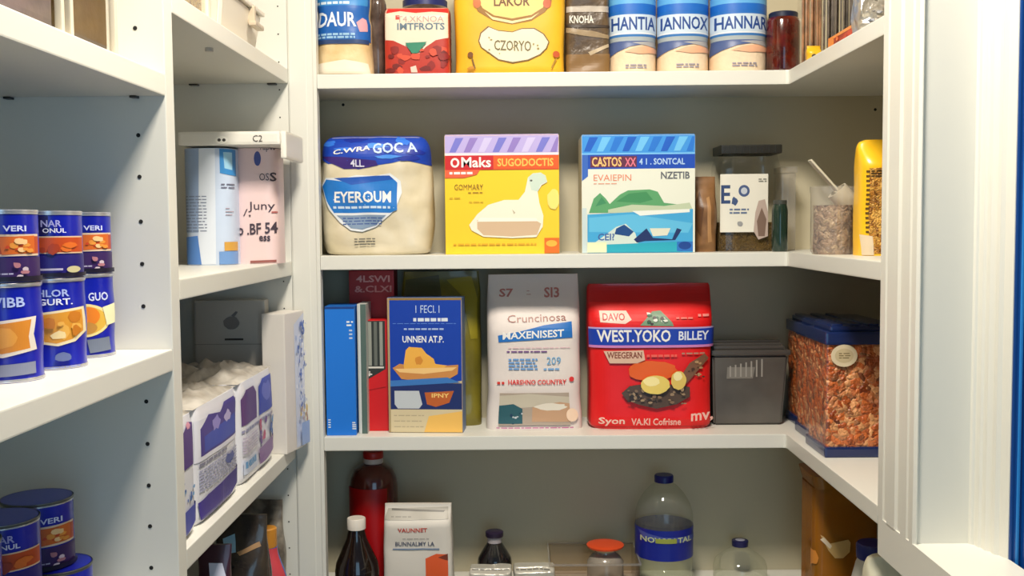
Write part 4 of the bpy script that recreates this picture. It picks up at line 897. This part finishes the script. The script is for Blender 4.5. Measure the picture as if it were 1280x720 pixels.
def lowbag(name, label, x0, x1, yt, Yf, dep, m, amp, seed, extra=None, cat='bag'):
    cx, W, H = spot(x0, x1, yt, Yf, ltD)
    r = thing(name, label, cat, (cx, Yf+dep/2, ltD))
    b = Body(H, lambda v: pouch(v, W/2, dep/2), amp, 30, seed); link('bag', b.mesh(30, 72), m, r, True, 60)
    if extra: a = Art(b, (x0, yt, x1, yt+H*F/Yf), True); extra(a); a.done('printed_front', r)
lowbag('snack_bag', 'black bag with pale blue patch under the napkin packs', 262, 330, 650, 1.62, .07, blk, .004, 3., lambda a: (a.poly([(273, 680), (288, 674), (291, 696), (276, 698)], (150, 196, 220)), a.poly([(292, 696), (322, 684), (324, 690), (296, 700)], (160, 124, 84))))
lowbag('snack_bag', 'dark maroon bag nearest the divider on the lower left shelf', 240, 284, 688, 1.45, .06, mat('maroon_film', (60, 30, 44), .3, coat=.4), .003, 6., lambda a: a.poly([(256, 711), (274, 711), (280, 730), (258, 730)], (206, 208, 226)))
lowbag('rice_bag', 'small olive cream bag beside the orange-capped bottle', 295, 332, 698, 1.70, .05, mat('olive_cream', (170, 154, 104), .45, var=.2), .003, 8., lambda a: a.blob(312, 712, 8, 6, (140, 120, 70), .3, 12, 3))
lowbag('snack_bag', 'grey crumpled bag at the back of the lower left shelf', 298, 352, 628, 1.845, .045, mat('grey_bag_film', (150, 142, 128), .35, bump=.7, bscale=30, rgb2=(70, 62, 54), vscale=30), .005, 12.)

# ================================================================== NEAR LEFT BAY
silver = mat('tin_silver', (206, 206, 210), .25, metal=.6)
bluecan = mat('blue_can_label', (14, 28, 168), .3, coat=.2)
def can(x, y, z, H, R, art, label, grp, lidm=None, rz=.0, wavy=False):
    r = thing('tin_can', label, 'can', (x, y, z), rz, grp)
    k = .02 if wavy else 0
    b = Body(H, lambda v: (R*(1-k*math.sin(v*9)), R*(1-k*math.sin(v*9)), 2))
    b2 = Body(H, lambda v: (R*(1-k*math.sin(v*9)), R*(1-k*math.sin(v*9)), 2))
    link('can_body', b.mesh(16, 64), bluecan, r, True)
    t = lathe([(R*.97, .0005), (R*1.015, .0005), (R*1.02, .002), (R*1.0, .0035)], 48); link('base_rim', t, silver, r, True); t = lathe([(R*1.0, H-.004), (R*1.02, H-.0025), (R*1.02, H-.0006), (R*1.0, H), (R*.97, H), (R*.96, H-.002), (0, H-.002)], 48)
    link('can_end', t, lidm or silver, r, True)
    a = Art(b2, (0, 0, 100, 100), True); art(a); a.done('label', r)
    return r
OR = (214, 104, 36); DP = (56, 30, 92)
def c_soup(a):      # short cans of the upper row
    a.rect(0, 0, 100, 6, silver); a.rect(0, 66, 100, 98, DP); a.rect(2, 34, 98, 64, (226, 200, 170)); a.rect(2, 37, 98, 61, (186, 72, 30)); a.poly([(50, 38), (94, 36), (94, 60), (54, 62)], OR); a.speck(54, 40, 90, 58, 10, [(232, 150, 60), (206, 70, 30), (244, 200, 140)], (4, 8), 6)
    a.text("VERI", 56, 22, 84, 30, (206, 214, 244)); a.lines(8, 86, 70, 90, 1, (180, 176, 206), 2); a.speck(70, 76, 92, 92, 4, [(206, 190, 200), (180, 120, 130)], (4, 7), 3); a.rect(0, 92, 100, 99, (20, 14, 40))
def c_soup2(a):
    a.rect(0, 0, 100, 6, silver); a.rect(0, 8, 52, 36, (30, 22, 96)); a.rect(0, 66, 100, 98, (34, 26, 116)); a.rect(2, 38, 98, 64, (230, 196, 160)); a.rect(2, 40, 98, 62, (196, 74, 26)); a.speck(10, 42, 92, 60, 10, [(226, 110, 36), (170, 60, 26)], (6, 12), 4); a.text("NAR", 42, 14, 70, 24, (170, 170, 226)); a.text("ONUL", 44, 26, 76, 33, (226, 226, 244)); a.rect(4, 86, 70, 89, (186, 180, 206)); a.ell(84, 88, 9, 5, (206, 196, 150)); a.rect(0, 93, 100, 99, (20, 14, 40))
def c_big(a):       # tall cans: golden pieces in a bowl
    a.text("CHLOR", 20, 12, 78, 20, (170, 186, 240)); a.text("GURT.", 34, 22, 82, 29, (226, 230, 248)); a.poly([(2, 40), (96, 32), (98, 60), (84, 70), (60, 74), (30, 70), (6, 62)], (236, 220, 180)); a.poly([(5, 42), (93, 35), (94, 59), (80, 67), (58, 71), (32, 67), (8, 60)], (218, 150, 48)); a.speck(12, 42, 88, 64, 14, [(236, 178, 80), (200, 120, 30), (246, 220, 160), (180, 130, 60)], (6, 13), 5)
    a.blob(24, 88, 12, 6, (86, 100, 150), .3, 12, 5); a.blob(66, 86, 14, 6, (96, 110, 160), .3, 12, 6); a.lines(8, 96, 90, 98, 1, (120, 130, 206), 1)
def c_big2(a):
    a.text("WIBB", 30, 14, 80, 24, (180, 196, 244)); a.poly([(8, 40), (92, 34), (88, 52), (92, 68), (50, 74), (10, 70), (14, 54)], (232, 220, 206)); a.poly([(14, 43), (86, 37), (82, 54), (84, 66), (50, 70), (16, 67), (20, 54)], (216, 136, 44)); a.blob(50, 54, 20, 12, (232, 160, 66), .2, 14, 4); a.blob(30, 64, 12, 5, (196, 90, 60), .3, 12, 4); a.poly([(10, 82), (90, 80), (90, 92), (10, 94)], (130, 136, 160))
def c_big3(a):
    a.text("GUO", 60, 22, 90, 32, (206, 214, 244)); a.ell(52, 55, 40, 20, (240, 220, 150)); a.ell(52, 55, 35, 17, (226, 180, 70)); a.ell(60, 50, 16, 11, (232, 130, 36)); a.ell(56, 64, 16, 7, (196, 140, 60)); a.ell(28, 54, 9, 9, (246, 230, 160)); a.poly([(56, 78), (90, 76), (92, 92), (60, 94)], (110, 120, 140)); a.poly([(80, 40), (98, 36), (98, 60), (86, 62)], (240, 236, 190))
R = .034; z1_, h1, h2 = nt2, .095, .069
ys = [(1.185, 0, -.471), (1.09, 1, -.464), (.998, 2, -.468), (.905, 3, -.47)]
xs_ = XL-.035-R
wh = ['by the divider', 'second from the divider', 'third from the divider', 'cut by the left edge of the photo']
arts_l = [c_big3, c_big, c_big2, c_big]; arts_u = [c_soup, c_soup2, c_soup, c_soup2]
for (y, i, xe_) in ys:
    xs_ = xe_-R
    can(xs_, y, z1_, h1, R, arts_l[i], 'tall blue can in the lower row, ' + wh[i], 'blue cans on the left shelf', rz=-.0+.38, wavy=True)
    can(xs_, y, z1_+h1+.0008, h2, R*.97, arts_u[i], 'short blue can on top of the stack ' + wh[i], 'blue cans on the left shelf', rz=.38)
# lowest shelf cans with dark lids
darklid = mat('dark_can_lid', (84, 88, 84), .35, metal=.3)
yy = [(1.115, 'under the divider holes'), (1.035, 'second in the row'), (.955, 'cut by the left edge of the photo')]
Rl = .037
for i, (y, wl) in enumerate(yy):
    can(-.477-Rl, y, nt3, .103, Rl, arts_l[(i+1) % 3], 'bottom blue can of the lowest left stack, ' + wl, 'dark-lidded cans on the lowest left shelf', darklid, .38)
    can(-.496-Rl, y, nt3+.1038, .074, Rl, arts_u[i], 'dark-lidded blue can topping the lowest left stack, ' + wl, 'dark-lidded cans on the lowest left shelf', darklid, .38)

# clear containers on the upper near shelf
def cont(y0, y1, x1, dep, label, fillm, fh):
    H = .20; r = thing('storage_container', label, 'container', (x1-dep/2, (y0+y1)/2, nt1)); L = y1-y0
    t = bmesh.new(); bx(t, -dep/2+.004, dep/2-.004, -L/2+.004, L/2-.004, .004, fh, .008, 0, 3); link('contents', t, fillm, r)
    t = bmesh.new(); bx(t, -dep/2, dep/2, -L/2, L/2, 0, H, .008, 0, 3); link('container_body', t, CLR, r)
    for sx in (-1, 1):
        for sy in (-1, 1): t = bmesh.new(); bx(t, sx*(dep/2)-.0035, sx*(dep/2)+.0035, sy*(L/2)-.0035, sy*(L/2)+.0035, 0, H, .0015); link('corner_rib', t, mat('pale_rib', (226, 214, 190), .4), r)
    t = bmesh.new(); bx(t, -dep/2-.003, dep/2+.003, -L/2-.003, L/2+.003, H, H+.02, .004); link('lid', t, PAINT, r)
cont(1.005, 1.115, XL-.012, .15, 'clear upright container of brown contents on the top left shelf', mat('brown_powder', (98, 80, 58), .7, bump=.3, bscale=60, rgb2=(74, 60, 44), vscale=14), .17)
cont(.83, .985, XL-.012, .15, 'clear upright container with mauve-grey contents at the top left corner', mat('mauve_mix', (120, 106, 110), .6, bump=.4, bscale=40, rgb2=(90, 84, 86), vscale=18), .17)

vs = bpy.context.scene.view_settings
vs.view_transform = 'Standard'; vs.look = 'None'; vs.exposure = 0.; vs.gamma = 1; vs.use_curve_mapping = False
